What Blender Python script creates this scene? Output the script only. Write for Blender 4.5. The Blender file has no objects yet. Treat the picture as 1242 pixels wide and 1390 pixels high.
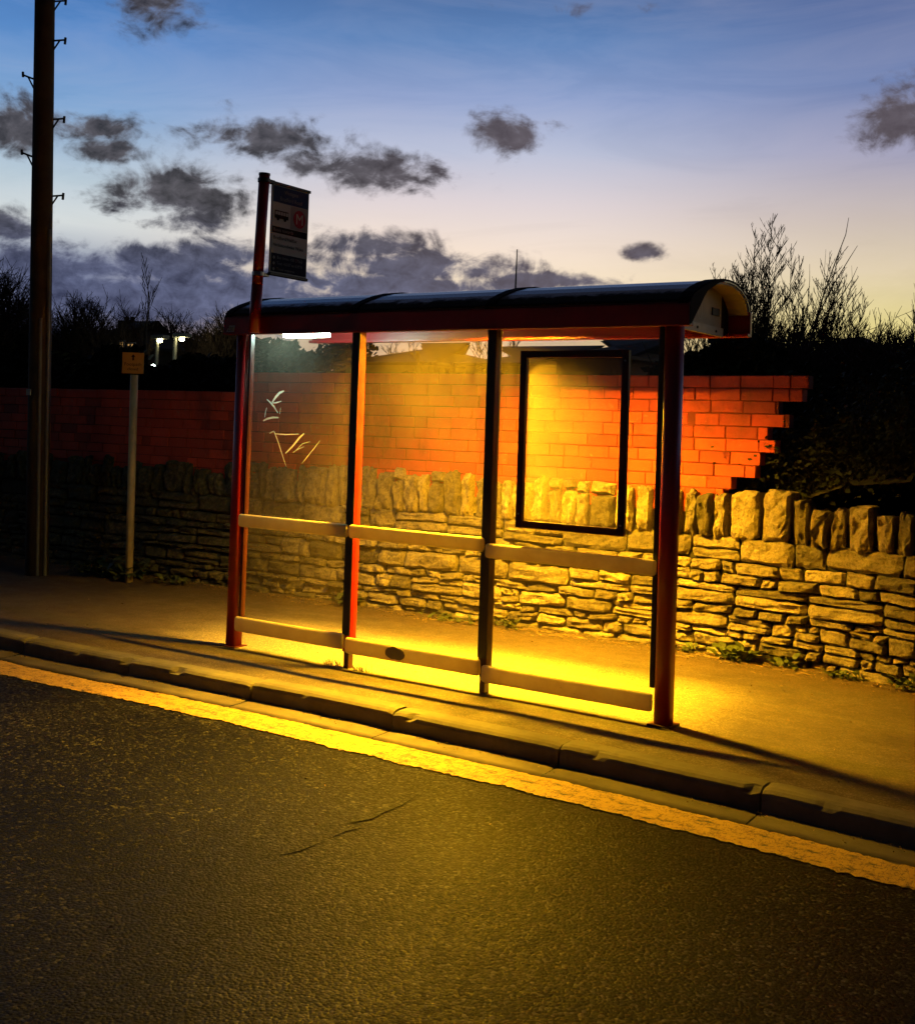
import bpy, math, random
from mathutils import Vector, Matrix, noise
random.seed(11)
S = bpy.context.scene
COL = S.collection
PI = math.pi

# ------------------------------------------------------------------ helpers
def lin(r, g, b):
    def c(v):
        v /= 255.0
        return v / 12.92 if v <= 0.04045 else ((v + 0.055) / 1.055) ** 2.4
    return (c(r), c(g), c(b), 1.0)

class MB:
    """collects vertices and faces and links them as one mesh object"""
    def __init__(s):
        s.v = []; s.f = []; s.m = []; s.rnd = []
    def add(s, vs, fs, mi=0, rnd=None):
        o = len(s.v)
        s.v += [tuple(v) for v in vs]
        s.f += [tuple(i + o for i in f) for f in fs]
        s.m += [mi] * len(fs)
        s.rnd += [random.random() if rnd is None else rnd] * len(vs)
        return s
    def box(s, a, b, mi=0, rnd=None):
        x0, y0, z0 = a; x1, y1, z1 = b
        vs = [(x0,y0,z0),(x1,y0,z0),(x1,y1,z0),(x0,y1,z0),(x0,y0,z1),(x1,y0,z1),(x1,y1,z1),(x0,y1,z1)]
        fs = [(0,3,2,1),(4,5,6,7),(0,1,5,4),(1,2,6,5),(2,3,7,6),(3,0,4,7)]
        return s.add(vs, fs, mi, rnd)
    def tube(s, pts, rad, n=8, cap=True, mi=0, rnd=None):
        pts = [Vector(p) for p in pts]
        if not hasattr(rad, '__len__'): rad = [rad] * len(pts)
        vs = []; fs = []
        ref = None
        for i, p in enumerate(pts):
            d = (pts[min(i+1, len(pts)-1)] - pts[max(i-1, 0)])
            if d.length < 1e-9: d = Vector((0,0,1))
            d.normalize()
            if ref is None:
                ref = Vector((1,0,0)) if abs(d.x) < 0.8 else Vector((0,1,0))
            u = (ref - d * ref.dot(d))
            if u.length < 1e-6: u = d.orthogonal()
            u.normalize(); ref = u
            w = d.cross(u)
            for k in range(n):
                a = 2 * PI * k / n
                vs.append(p + u * math.cos(a) * rad[i] + w * math.sin(a) * rad[i])
        for i in range(len(pts) - 1):
            for k in range(n):
                k2 = (k + 1) % n
                fs.append((i*n+k, i*n+k2, (i+1)*n+k2, (i+1)*n+k))
        if cap:
            fs.append(tuple(reversed(range(n)))); fs.append(tuple((len(pts)-1)*n + k for k in range(n)))
        return s.add(vs, fs, mi, rnd)
    def extrude_x(s, prof, x0, x1, mi=0, rnd=None):
        """closed (y,z) profile extruded along x"""
        n = len(prof)
        vs = [(x0, y, z) for y, z in prof] + [(x1, y, z) for y, z in prof]
        fs = [(i, (i+1) % n, n + (i+1) % n, n + i) for i in range(n)]
        fs += [tuple(reversed(range(n))), tuple(range(n, 2*n))]
        return s.add(vs, fs, mi, rnd)
    def extrude_z(s, prof, z0, z1, mi=0):
        n = len(prof)
        vs = [(x, y, z0) for x, y in prof] + [(x, y, z1) for x, y in prof]
        fs = [(i, (i+1) % n, n + (i+1) % n, n + i) for i in range(n)]
        fs += [tuple(reversed(range(n))), tuple(range(n, 2*n))]
        return s.add(vs, fs, mi)
    def build(s, name, mat, parent=None, bevel=0, smooth=False, fixn=True):
        me = bpy.data.meshes.new(name)
        me.from_pydata(s.v, [], s.f)
        mats = mat if isinstance(mat, (list, tuple)) else [mat]
        for m in mats: me.materials.append(m)
        if len(mats) > 1: me.polygons.foreach_set('material_index', s.m)
        at = me.attributes.new('rnd', 'FLOAT', 'POINT'); at.data.foreach_set('value', s.rnd)
        if fixn:
            import bmesh
            bm = bmesh.new(); bm.from_mesh(me); bmesh.ops.recalc_face_normals(bm, faces=bm.faces[:]); bm.to_mesh(me); bm.free()
        if smooth: me.polygons.foreach_set('use_smooth', [True] * len(me.polygons))
        me.update()
        o = bpy.data.objects.new(name, me); COL.objects.link(o)
        if parent: 
            o.parent = parent
            o.matrix_parent_inverse = Matrix.Translation(-parent.location) if parent.parent is None else Matrix.Identity(4)
        if bevel:
            b = o.modifiers.new('bevel', 'BEVEL'); b.width = bevel; b.segments = 2; b.limit_method = 'ANGLE'; b.angle_limit = math.radians(40)
        return o

def thing(name, loc, label, cat, group=None):
    o = bpy.data.objects.new(name, None); COL.objects.link(o); o.location = loc
    o.empty_display_size = 0.2
    return tag(o, label, cat, group)
def tag(o, label, cat, group=None, kind=None):
    o['label'] = label; o['category'] = cat
    if group: o['group'] = group
    if kind: o['kind'] = kind
    return o
def struct(o): o['kind'] = 'structure'; return o

# ------------------------------------------------------------------ camera (solved from the photograph)
CAM = Vector((5.71179, -5.87871, 1.56995)); YAW, PIT, ROL, F, PY = 0.588055, 0.0237831, 0.0336536, 1585.975, 538.229
fw = Vector((-math.sin(YAW)*math.cos(PIT), math.cos(YAW)*math.cos(PIT), math.sin(PIT)))
rt = Vector((math.cos(YAW), math.sin(YAW), 0)); upv = rt.cross(fw)
R_ = rt*math.cos(ROL) + upv*math.sin(ROL); U_ = -rt*math.sin(ROL) + upv*math.cos(ROL)
cd = bpy.data.cameras.new('camera'); cam = bpy.data.objects.new('camera', cd); COL.objects.link(cam)
cd.sensor_fit = 'HORIZONTAL'; cd.sensor_width = 36; cd.lens = F * 36 / 1242
cd.shift_y = (PY - 695) / 1242
cd.clip_start = 0.05; cd.clip_end = 6000
M = Matrix((R_, U_, -fw)).transposed().to_4x4(); M.translation = CAM
cam.matrix_world = M
S.camera = cam
def at(px, py, y):
    """world point seen at photo pixel (px,py) on the plane Y=y (used once to measure places)"""
    d = fw + R_*((px-621)/F) - U_*((py-PY)/F)
    return CAM + d*((y-CAM.y)/d.y)

# ------------------------------------------------------------------ node helpers
class NT:
    def __init__(s, tree): s.t = tree; s.n = tree.nodes; s.l = tree.links
    def node(s, kind, **kw):
        n = s.n.new(kind)
        for k, v in kw.items(): setattr(n, k, v)
        return n
    def put(s, sock, val):
        if isinstance(val, bpy.types.NodeSocket): s.l.new(val, sock)
        else: sock.default_value = val
    def math(s, op, a, b=0.0, c=None, clamp=False):
        n = s.node('ShaderNodeMath', operation=op); n.use_clamp = clamp
        s.put(n.inputs[0], a); s.put(n.inputs[1], b)
        if c is not None: s.put(n.inputs[2], c)
        return n.outputs[0]
    def mix(s, fac, a, b, blend='MIX'):
        n = s.node('ShaderNodeMix', data_type='RGBA', blend_type=blend)
        s.put(n.inputs[0], fac); s.put(n.inputs[6], a); s.put(n.inputs[7], b)
        return n.outputs[2]
    def noise(s, vec=None, scale=5, detail=4, rough=0.5, dist=0, dim='3D'):
        n = s.node('ShaderNodeTexNoise', noise_dimensions=dim)
        if vec is not None: s.put(n.inputs['Vector'], vec)
        s.put(n.inputs['Scale'], scale); s.put(n.inputs['Detail'], detail); s.put(n.inputs['Roughness'], rough); s.put(n.inputs['Distortion'], dist)
        return n.outputs['Fac']
    def vor(s, vec=None, scale=5, feature='F1', out='Distance', rand=1.0):
        n = s.node('ShaderNodeTexVoronoi', feature=feature)
        if vec is not None: s.put(n.inputs['Vector'], vec)
        s.put(n.inputs['Scale'], scale); s.put(n.inputs['Randomness'], rand)
        return n.outputs[out]
    def ramp(s, fac, stops, interp='LINEAR'):
        n = s.node('ShaderNodeValToRGB'); n.color_ramp.interpolation = interp
        e = n.color_ramp.elements
        while len(e) < len(stops): e.new(0.5)
        for el, (p, c) in zip(e, stops):
            el.position = p; el.color = c if hasattr(c, '__len__') else (c, c, c, 1)
        s.put(n.inputs[0], fac)
        return n.outputs[0]
    def maprange(s, v, a, b, c=0.0, d=1.0, smooth=False):
        n = s.node('ShaderNodeMapRange')
        if smooth: n.interpolation_type = 'SMOOTHSTEP'
        s.put(n.inputs[0], v); s.put(n.inputs[1], a); s.put(n.inputs[2], b); s.put(n.inputs[3], c); s.put(n.inputs[4], d)
        return n.outputs[0]
    def bump(s, h, strength=0.4, dist=0.01, normal=None):
        n = s.node('ShaderNodeBump'); s.put(n.inputs['Height'], h); s.put(n.inputs['Strength'], strength); s.put(n.inputs['Distance'], dist)
        if normal is not None: s.put(n.inputs['Normal'], normal)
        return n.outputs[0]
    def scaled(s, vec, sc):
        n = s.node('ShaderNodeMapping'); s.put(n.inputs['Vector'], vec); n.inputs['Scale'].default_value = sc
        return n.outputs[0]

def newmat(name):
    m = bpy.data.materials.new(name); m.use_nodes = True
    t = NT(m.node_tree); b = m.node_tree.nodes['Principled BSDF']
    co = t.node('ShaderNodeTexCoord').outputs['Object']
    return m, t, b, co
def mat(name, c1, c2=None, rough=0.6, scale=8, metal=0, bump=0.0, bscale=60, bdist=0.004, spec=0.5, rvar=0.0, coat=0, attr=0.0):
    m, t, b, co = newmat(name)
    c2 = c2 or tuple(x*0.7 for x in c1[:3]) + (1,)
    n = t.noise(co, scale, 5, 0.6)
    f = t.maprange(n, 0.3, 0.7)
    col = t.mix(f, c1, c2)
    if attr:
        a = t.node('ShaderNodeAttribute', attribute_name='rnd').outputs['Fac']
        col = t.mix(1.0, col, t.ramp(a, [(0, 1 - attr), (1, 1 + attr)]), 'MULTIPLY')
    t.put(b.inputs['Base Color'], col)
    t.put(b.inputs['Roughness'], rough if not rvar else t.maprange(t.noise(co, scale*2.3, 4), 0.3, 0.7, rough - rvar, rough + rvar))
    b.inputs['Metallic'].default_value = metal; b.inputs['Specular IOR Level'].default_value = spec
    if coat: b.inputs['Coat Weight'].default_value = coat
    if bump: t.put(b.inputs['Normal'], t.bump(t.noise(co, bscale, 6, 0.65), bump, bdist))
    return m
def emit(name, color, strength):
    m = bpy.data.materials.new(name); m.use_nodes = True
    b = m.node_tree.nodes['Principled BSDF']
    b.inputs['Base Color'].default_value = (0.8,0.8,0.8,1); b.inputs['Emission Color'].default_value = color; b.inputs['Emission Strength'].default_value = strength
    return m

# ------------------------------------------------------------------ materials
m_red = mat('red_paint', (0.36,0.008,0.012,1), (0.26,0.006,0.01,1), 0.38, 4, bump=0.05, bscale=40, rvar=0.08)
m_fascia = mat('red_fascia_paint', (0.24,0.006,0.01,1), (0.15,0.005,0.008,1), 0.45, 3, bump=0.06, bscale=30, rvar=0.1)
m_maroon = mat('dark_maroon_paint', (0.05,0.004,0.005,1), (0.035,0.003,0.004,1), 0.42, 6, rvar=0.08)
m_black = mat('black_trim', (0.012,0.011,0.011,1), None, 0.5)
def roof_mat():
    m, t, b, co = newmat('roof_sheet_grey')
    n1 = t.noise(co, 3, 5, 0.6); n2 = t.noise(co, 14, 6, 0.65)
    sx = t.node('ShaderNodeSeparateXYZ'); t.put(sx.inputs[0], co)
    grime = t.maprange(t.math('ADD', sx.outputs[1], t.math('MULTIPLY', t.math('SUBTRACT', n2, 0.5), 0.22)), 0.02, -0.03, 0, 1)
    c = t.mix(t.maprange(n1, 0.35, 0.65), (0.16,0.14,0.16,1), (0.09,0.08,0.09,1))
    c = t.mix(grime, c, (0.010,0.009,0.008,1))
    t.put(b.inputs['Base Color'], c); t.put(b.inputs['Roughness'], t.maprange(grime, 0, 1, 0.24, 0.85)); b.inputs['Specular IOR Level'].default_value = 0.35
    t.put(b.inputs['Normal'], t.bump(n2, 0.08, 0.004))
    return m
m_roof = roof_mat()
m_roofcap = mat('roof_rib_dark', (0.012,0.010,0.011,1), None, 0.85, 5, spec=0.1)
m_cream = mat('cream_panel', (0.62,0.58,0.40,1), (0.5,0.46,0.3,1), 0.55, 7)
m_creamlow = mat('cream_panel_strip', (0.72,0.70,0.55,1), (0.6,0.57,0.42,1), 0.5, 9)
m_ceil = mat('ceiling_cream', (0.55,0.5,0.42,1), (0.45,0.4,0.33,1), 0.6, 5)
m_steel = mat('dull_steel', (0.35,0.35,0.36,1), None, 0.35, 10, metal=0.9)
m_white = mat('white_print', (0.5,0.51,0.48,1), (0.42,0.43,0.4,1), 0.7, 5, spec=0.2)
m_grey = mat('grey_print', (0.30,0.30,0.30,1), None, 0.7, 5, spec=0.2)
m_blue = mat('blue_print', (0.014,0.045,0.15,1), None, 0.75, 5, spec=0.15)
m_navy = mat('navy_print', (0.008,0.010,0.04,1), None, 0.75, 5, spec=0.15)
m_dkprint = mat('black_print', (0.006,0.006,0.008,1), None, 0.8, 5, spec=0.15)
m_pink = mat('red_print', (0.35,0.012,0.05,1), None, 0.7, 5, spec=0.2)
m_yellow = mat('yellow_sign_face', (0.62,0.26,0.02,1), (0.5,0.2,0.02,1), 0.5, 9)
m_wood = mat('weathered_wood', (0.055,0.040,0.024,1), (0.028,0.021,0.014,1), 0.85, 6, bump=0.4, bscale=30, bdist=0.006)
m_post = mat('pale_post', (0.58,0.47,0.26,1), (0.42,0.33,0.18,1), 0.7, 8, bump=0.2)
m_galv = mat('galvanised_conduit', (0.16,0.16,0.14,1), (0.11,0.11,0.10,1), 0.55, 9, metal=0.2)
m_bark = mat('bark', (0.035,0.028,0.024,1), (0.02,0.016,0.014,1), 0.9, 6)
m_twig = mat('twig', (0.10,0.065,0.045,1), (0.06,0.042,0.03,1), 0.9, 6)
m_bramble = mat('bramble_leaf', (0.016,0.020,0.008,1), (0.008,0.010,0.005,1), 0.8, 3, attr=0.5, spec=0.2)
m_weed = mat('weed_leaf', (0.06,0.075,0.02,1), (0.03,0.042,0.012,1), 0.55, 20, attr=0.4)
m_litter = mat('dry_leaf', (0.26,0.17,0.08,1), (0.12,0.07,0.035,1), 0.8, 9, attr=0.6)
m_soil = mat('bank_soil', (0.02,0.016,0.011,1), (0.012,0.01,0.008,1), 0.95, 4, bump=0.5, bscale=12, bdist=0.03)
m_field = mat('rough_field', (0.02,0.024,0.012,1), (0.014,0.015,0.009,1), 0.95, 0.6)
m_house = mat('house_render', (0.07,0.065,0.06,1), (0.05,0.046,0.042,1), 0.85, 2)
m_tiles = mat('roof_tiles', (0.03,0.026,0.026,1), (0.02,0.018,0.018,1), 0.8, 5)
m_frame = mat('window_frame', (0.4,0.4,0.4,1), None, 0.5)
m_hill = mat('far_hill', (0.16,0.12,0.14,1), (0.12,0.095,0.11,1), 1.0, 0.01)

def asphalt():
    m, t, b, co = newmat('road_asphalt')
    n1 = t.noise(co, 1.3, 5, 0.6); n2 = t.noise(co, 7, 5, 0.65); n3 = t.noise(co, 160, 3, 0.7)
    cell = t.vor(co, 82, 'F1', 'Color'); sep = t.node('ShaderNodeSeparateColor'); t.put(sep.inputs[0], cell)
    d = t.vor(co, 82, 'F1', 'Distance')
    base = t.mix(t.maprange(n1, 0.35, 0.65), (0.005,0.0046,0.004,1), (0.012,0.011,0.0095,1))
    base = t.mix(t.maprange(n2, 0.4, 0.7, 0, 0.6), base, (0.02,0.0185,0.016,1))
    stone = t.ramp(sep.outputs[0], [(0, (0.003,0.003,0.0027,1)), (0.55, (0.008,0.0075,0.0065,1)), (0.86, (0.028,0.026,0.023,1)), (0.985, (0.16,0.15,0.13,1))])
    col = t.mix(0.7, base, stone); col = t.mix(1.0, col, t.ramp(t.noise(co, 0.55, 5, 0.65), [(0.32, 0.12), (0.5, 0.42), (0.7, 1.0)]), 'MULTIPLY')
    # faint tyre-polished crack lines
    t.put(b.inputs['Base Color'], col)
    t.put(b.inputs['Roughness'], t.maprange(t.math('ADD', t.math('MULTIPLY', sep.outputs[1], 0.6), t.math('MULTIPLY', n1, 0.5)), 0.2, 0.9, 0.42, 0.70))
    b.inputs['Specular IOR Level'].default_value = 0.055
    h = t.math('ADD', t.maprange(d, 0.0, 0.75, 1.0, 0.0), t.math('MULTIPLY', n3, 0.4))
    h = t.math('ADD', h, t.math('MULTIPLY', sep.outputs[2], 0.7))
    t.put(b.inputs['Normal'], t.bump(h, 0.6, 0.0032, t.bump(n2, 0.2, 0.02)))
    return m
def pavement_mat():
    m, t, b, co = newmat('footway_tarmac')
    n1 = t.noise(co, 0.9, 6, 0.62); n2 = t.noise(co, 5, 6, 0.65); n3 = t.noise(co, 220, 3, 0.7); n4 = t.noise(t.scaled(co, (0.6, 3.0, 1)), 2.2, 5, 0.6)
    base = t.mix(t.maprange(n1, 0.36, 0.64), (0.042,0.026,0.016,1), (0.08,0.057,0.038,1))
    base = t.mix(t.maprange(n2, 0.45, 0.7, 0, 0.5), base, (0.045,0.032,0.022,1))
    base = t.mix(t.maprange(n4, 0.5, 0.72, 0, 0.55), base, (0.115,0.088,0.06,1))
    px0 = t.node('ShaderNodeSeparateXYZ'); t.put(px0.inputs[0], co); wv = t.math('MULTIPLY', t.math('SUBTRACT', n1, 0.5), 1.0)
    lit_apron = t.math('MULTIPLY', t.maprange(t.math('ADD', px0.outputs[0], wv), -.9, -.1, 0, 1, True), t.maprange(t.math('ADD', px0.outputs[0], wv), 2.9, 3.6, 1, 0, True))
    lit_apron = t.math('MULTIPLY', lit_apron, t.math('MULTIPLY', t.maprange(t.math('ADD', px0.outputs[1], t.math('MULTIPLY', wv, .5)), -.06, 0.0, 0, 1), t.maprange(t.math('ADD', px0.outputs[1], t.math('MULTIPLY', wv, .5)), .8, 1.3, 1, 0, True)))
    base = t.mix(t.math('MULTIPLY', lit_apron, 0.7), base, (0.25,0.21,0.145,1))  # paler worn ground that also paints in the lamp's bright pool
    # grime strip by the wall foot; darker colour along the front of the shelter
    sx = t.node('ShaderNodeSeparateXYZ'); t.put(sx.inputs[0], co)
    wob = t.math('MULTIPLY', t.math('SUBTRACT', t.noise(co, 3.5, 5, 0.6), 0.5), 0.35)
    y = t.math('ADD', sx.outputs[1], wob)
    g1 = t.maprange(y, 1.35, 1.75, 0, 0.8, True)
    base = t.mix(g1, base, (0.07,0.04,0.02,1))
    g2 = t.math('MULTIPLY', t.maprange(y, -0.25, -0.16, 0, 1, True), t.maprange(t.math('ADD', sx.outputs[1], t.math('MULTIPLY', wob, 0.15)), -0.015, -0.035, 0, 0.72, True))
    base = t.mix(g2, base, (0.055,0.045,0.022,1))
    sp = t.vor(co, 130, 'F1', 'Color'); se = t.node('ShaderNodeSeparateColor'); t.put(se.inputs[0], sp)
    base = t.mix(1.0, base, t.ramp(se.outputs[0], [(0, 0.5), (0.75, 1.0), (1, 1.8)]), 'MULTIPLY')
    t.put(b.inputs['Base Color'], base); t.put(b.inputs['Roughness'], t.maprange(n2, 0.3, 0.7, 0.62, 0.9))
    h = t.math('ADD', n3, t.math('MULTIPLY', se.outputs[1], 0.5))
    t.put(b.inputs['Normal'], t.bump(h, 0.5, 0.003, t.bump(n2, 0.35, 0.02)))
    return m
def kerb_mat():
    m, t, b, co = newmat('kerb_concrete')
    n1 = t.noise(co, 2.5, 6, 0.65); n2 = t.noise(co, 180, 3, 0.7); n3 = t.noise(co, 14, 5, 0.6)
    c = t.mix(t.maprange(n1, 0.35, 0.65), (0.15,0.13,0.098,1), (0.08,0.068,0.05,1))
    c = t.mix(t.maprange(n3, 0.5, 0.75, 0, 0.6), c, (0.07,0.062,0.045,1))
    a = t.node('ShaderNodeAttribute', attribute_name='rnd').outputs['Fac']
    c = t.mix(1.0, c, t.ramp(a, [(0, 0.8), (1, 1.15)]), 'MULTIPLY')
    t.put(b.inputs['Base Color'], c); b.inputs['Roughness'].default_value = 0.85
    t.put(b.inputs['Normal'], t.bump(t.math('ADD', n2, n3), 0.5, 0.003))
    return m
def line_mat():
    m, t, b, co = newmat('worn_yellow_line')
    n1 = t.noise(t.scaled(co, (1, 2.2, 1)), 9, 7, 0.68); n2 = t.noise(co, 60, 4, 0.7)
    rot = t.node('ShaderNodeMapping'); t.put(rot.inputs['Vector'], co); rot.inputs['Rotation'].default_value = (0, 0, 0.5); rot.inputs['Scale'].default_value = (3.2, 1.0, 1)
    st = t.noise(rot.outputs[0], 9, 6, 0.62, 1.2)
    ridge = t.math('ABSOLUTE', t.math('SUBTRACT', st, 0.5))
    crack = t.maprange(ridge, 0.0, 0.022, 1, 0)
    wear = t.math('MAXIMUM', t.maprange(n1, 0.56, 0.63), t.math('MULTIPLY', crack, t.maprange(n1, 0.34, 0.48, 0.25, 1.0)))
    wear = t.math('MAXIMUM', wear, t.maprange(n2, 0.56, 0.66, 0, 0.9))
    c = t.mix(t.maprange(n1, 0.3, 0.6), (0.48,0.29,0.024,1), (0.36,0.21,0.02,1))
    c = t.mix(wear, c, (0.028,0.02,0.011,1))
    t.put(b.inputs['Base Color'], c); b.inputs['Roughness'].default_value = 0.65
    t.put(b.inputs['Normal'], t.bump(t.math('SUBTRACT', n2, wear), 0.6, 0.004))
    return m
def stone_mat():
    m, t, b, co = newmat('gritstone')
    n1 = t.noise(co, 3, 5, 0.6); n2 = t.noise(co, 28, 7, 0.7); n3 = t.noise(co, 120, 4, 0.7)
    a = t.node('ShaderNodeAttribute', attribute_name='rnd').outputs['Fac']
    n4 = t.noise(co, 60, 6, 0.75)
    c = t.mix(t.maprange(n1, 0.35, 0.65), (0.30,0.235,0.15,1), (0.17,0.13,0.08,1))
    c = t.mix(t.maprange(n2, 0.50, 0.68, 0, 0.85), c, (0.055,0.042,0.026,1))
    c = t.mix(t.maprange(n4, 0.52, 0.66, 0, 0.6), c, (0.05,0.04,0.026,1))
    c = t.mix(t.maprange(n4, 0.44, 0.34, 0, 0.5), c, (0.42,0.34,0.22,1))
    c = t.mix(1.0, c, t.ramp(a, [(0, 0.4), (0.5, 0.95), (1, 1.4)]), 'MULTIPLY')
    sx = t.node('ShaderNodeSeparateXYZ'); t.put(sx.inputs[0], co)
    moss_falloff = t.math('MULTIPLY', t.maprange(t.math('ADD', sx.outputs[0], t.math('MULTIPLY', n1, 1.6)), 0.4, -1.2, 0, 1, True), t.maprange(n2, 0.38, 0.55, 0.55, 0.92))  # mossy stone, darkened leftward to paint in the fading lamp light
    c = t.mix(moss_falloff, c, (0.035,0.036,0.014,1))
    t.put(b.inputs['Base Color'], c); b.inputs['Roughness'].default_value = 0.9
    h = t.math('ADD', n2, t.math('MULTIPLY', n4, 0.55))
    t.put(b.inputs['Normal'], t.bump(h, 1.0, 0.03))
    return m
def brick_mat():
    m, t, b, co = newmat('painted_red_brick')
    n1 = t.noise(co, 2, 5, 0.6); n2 = t.noise(co, 40, 6, 0.7)
    a = t.node('ShaderNodeAttribute', attribute_name='rnd').outputs['Fac']
    c = t.mix(t.maprange(n1, 0.35, 0.65), (0.52,0.055,0.018,1), (0.40,0.042,0.014,1))
    c = t.mix(t.maprange(n2, 0.58, 0.75, 0, 0.5), c, (0.12,0.03,0.018,1))
    soot = t.noise(t.scaled(co, (1, 1, 0.6)), 2.6, 6, 0.68)
    c = t.mix(t.maprange(soot, 0.54, 0.74, 0, 0.7), c, (0.07,0.016,0.009,1))
    c = t.mix(t.maprange(t.noise(co, 17, 5, 0.7), 0.60, 0.72, 0, 0.7), c, (0.34,0.11,0.06,1))
    c = t.mix(1.0, c, t.ramp(a, [(0, 0.55), (0.2, 0.85), (1, 1.2)]), 'MULTIPLY')
    t.put(b.inputs['Base Color'], c); b.inputs['Roughness'].default_value = 0.75
    t.put(b.inputs['Normal'], t.bump(n2, 0.9, 0.010))
    return m
m_channel = mat('channel_concrete', (0.115,0.09,0.06,1), (0.055,0.043,0.03,1), 0.85, 5, bump=0.5, bscale=120, attr=0.2); m_asphalt = asphalt(); m_pave = pavement_mat(); m_kerb = kerb_mat(); m_line = line_mat(); m_stone = stone_mat(); m_brick = brick_mat()
m_mortar = mat('mortar', (0.17,0.022,0.010,1), (0.11,0.015,0.007,1), 0.9, 12, bump=0.5, bscale=90)
m_core = mat('wall_core', (0.02,0.016,0.011,1), None, 0.95)
def rail_mat():
    m, t, b, co = newmat('cream_rail')
    n1 = t.noise(co, 6, 6, 0.65); n2 = t.noise(co, 45, 4, 0.7)
    c = t.mix(t.maprange(n1, 0.4, 0.7), (0.86,0.77,0.50,1), (0.72,0.61,0.36,1))
    c = t.mix(t.maprange(n2, 0.66, 0.72, 0, 0.7), c, (0.2,0.16,0.09,1))
    t.put(b.inputs['Base Color'], c); b.inputs['Roughness'].default_value = 0.5
    tl = t.node('ShaderNodeBsdfTranslucent'); t.put(tl.inputs[0], c)
    mx = t.node('ShaderNodeMixShader'); mx.inputs[0].default_value = 0.42
    t.l.new(b.outputs[0], mx.inputs[1]); t.l.new(tl.outputs[0], mx.inputs[2]); t.l.new(mx.outputs[0], m.node_tree.nodes['Material Output'].inputs['Surface'])
    return m
m_rail = rail_mat()
m_peel = mat('bare_rail_metal', (0.16,0.15,0.11,1), (0.12,0.11,0.08,1), 0.6, 20)

def glass(name, seed, lo, hi, pale_area=None, fine=0.5):
    """thin clear sheet with a film of dirt that scatters light"""
    m = bpy.data.materials.new(name); m.use_nodes = True
    t = NT(m.node_tree); m.node_tree.nodes.remove(m.node_tree.nodes['Principled BSDF'])
    out = m.node_tree.nodes['Material Output']
    co = t.node('ShaderNodeTexCoord').outputs['Object']
    off = t.node('ShaderNodeVectorMath', operation='ADD'); t.put(off.inputs[0], co); off.inputs[1].default_value = (seed, seed*2.3, seed*0.7)
    v = off.outputs[0]
    n1 = t.noise(v, 1.6, 4, 0.6); n2 = t.noise(v, 190, 3, 0.8); n3 = t.noise(t.scaled(v, (5, 1, 0.7)), 4, 4, 0.6)
    d = t.maprange(t.math('ADD', t.math('MULTIPLY', n1, 0.6), t.math('MULTIPLY', n3, 0.4)), 0.35, 0.65, lo, hi)
    d = t.math('MULTIPLY', d, t.maprange(n2, 0.3, 0.7, 1 - fine, 1 + fine))
    if pale_area: d = t.math('ADD', d, pale_area(t, co), clamp=True)
    tr = t.node('ShaderNodeBsdfTransparent'); tr.inputs[0].default_value = (0.965,0.97,0.965,1)
    gl = t.node('ShaderNodeBsdfGlossy'); gl.inputs['Roughness'].default_value = 0.03; gl.inputs[0].default_value = (1,1,1,1)
    tl = t.node('ShaderNodeBsdfTranslucent'); tl.inputs[0].default_value = (0.82,0.66,0.54,1)
    df = t.node('ShaderNodeBsdfDiffuse'); df.inputs[0].default_value = (0.5,0.48,0.44,1)
    dm = t.node('ShaderNodeMixShader'); dm.inputs[0].default_value = 0.4; t.l.new(tl.outputs[0], dm.inputs[1]); t.l.new(df.outputs[0], dm.inputs[2])
    mx = t.node('ShaderNodeMixShader'); t.put(mx.inputs[0], d); t.l.new(tr.outputs[0], mx.inputs[1]); t.l.new(dm.outputs[0], mx.inputs[2])
    ge = t.node('ShaderNodeNewGeometry'); dp = t.node('ShaderNodeVectorMath', operation='DOT_PRODUCT'); t.l.new(ge.outputs['Normal'], dp.inputs[0]); t.l.new(ge.outputs['Incoming'], dp.inputs[1])
    fr = t.math('ADD', t.math('MULTIPLY', t.math('POWER', t.math('SUBTRACT', 1.0, t.math('ABSOLUTE', dp.outputs['Value']), clamp=True), 5.0), 0.9), 0.03)
    m2 = t.node('ShaderNodeMixShader'); t.put(m2.inputs[0], fr); t.l.new(mx.outputs[0], m2.inputs[1]); t.l.new(gl.outputs[0], m2.inputs[2])
    t.l.new(m2.outputs[0], out.inputs['Surface'])
    return m

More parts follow.
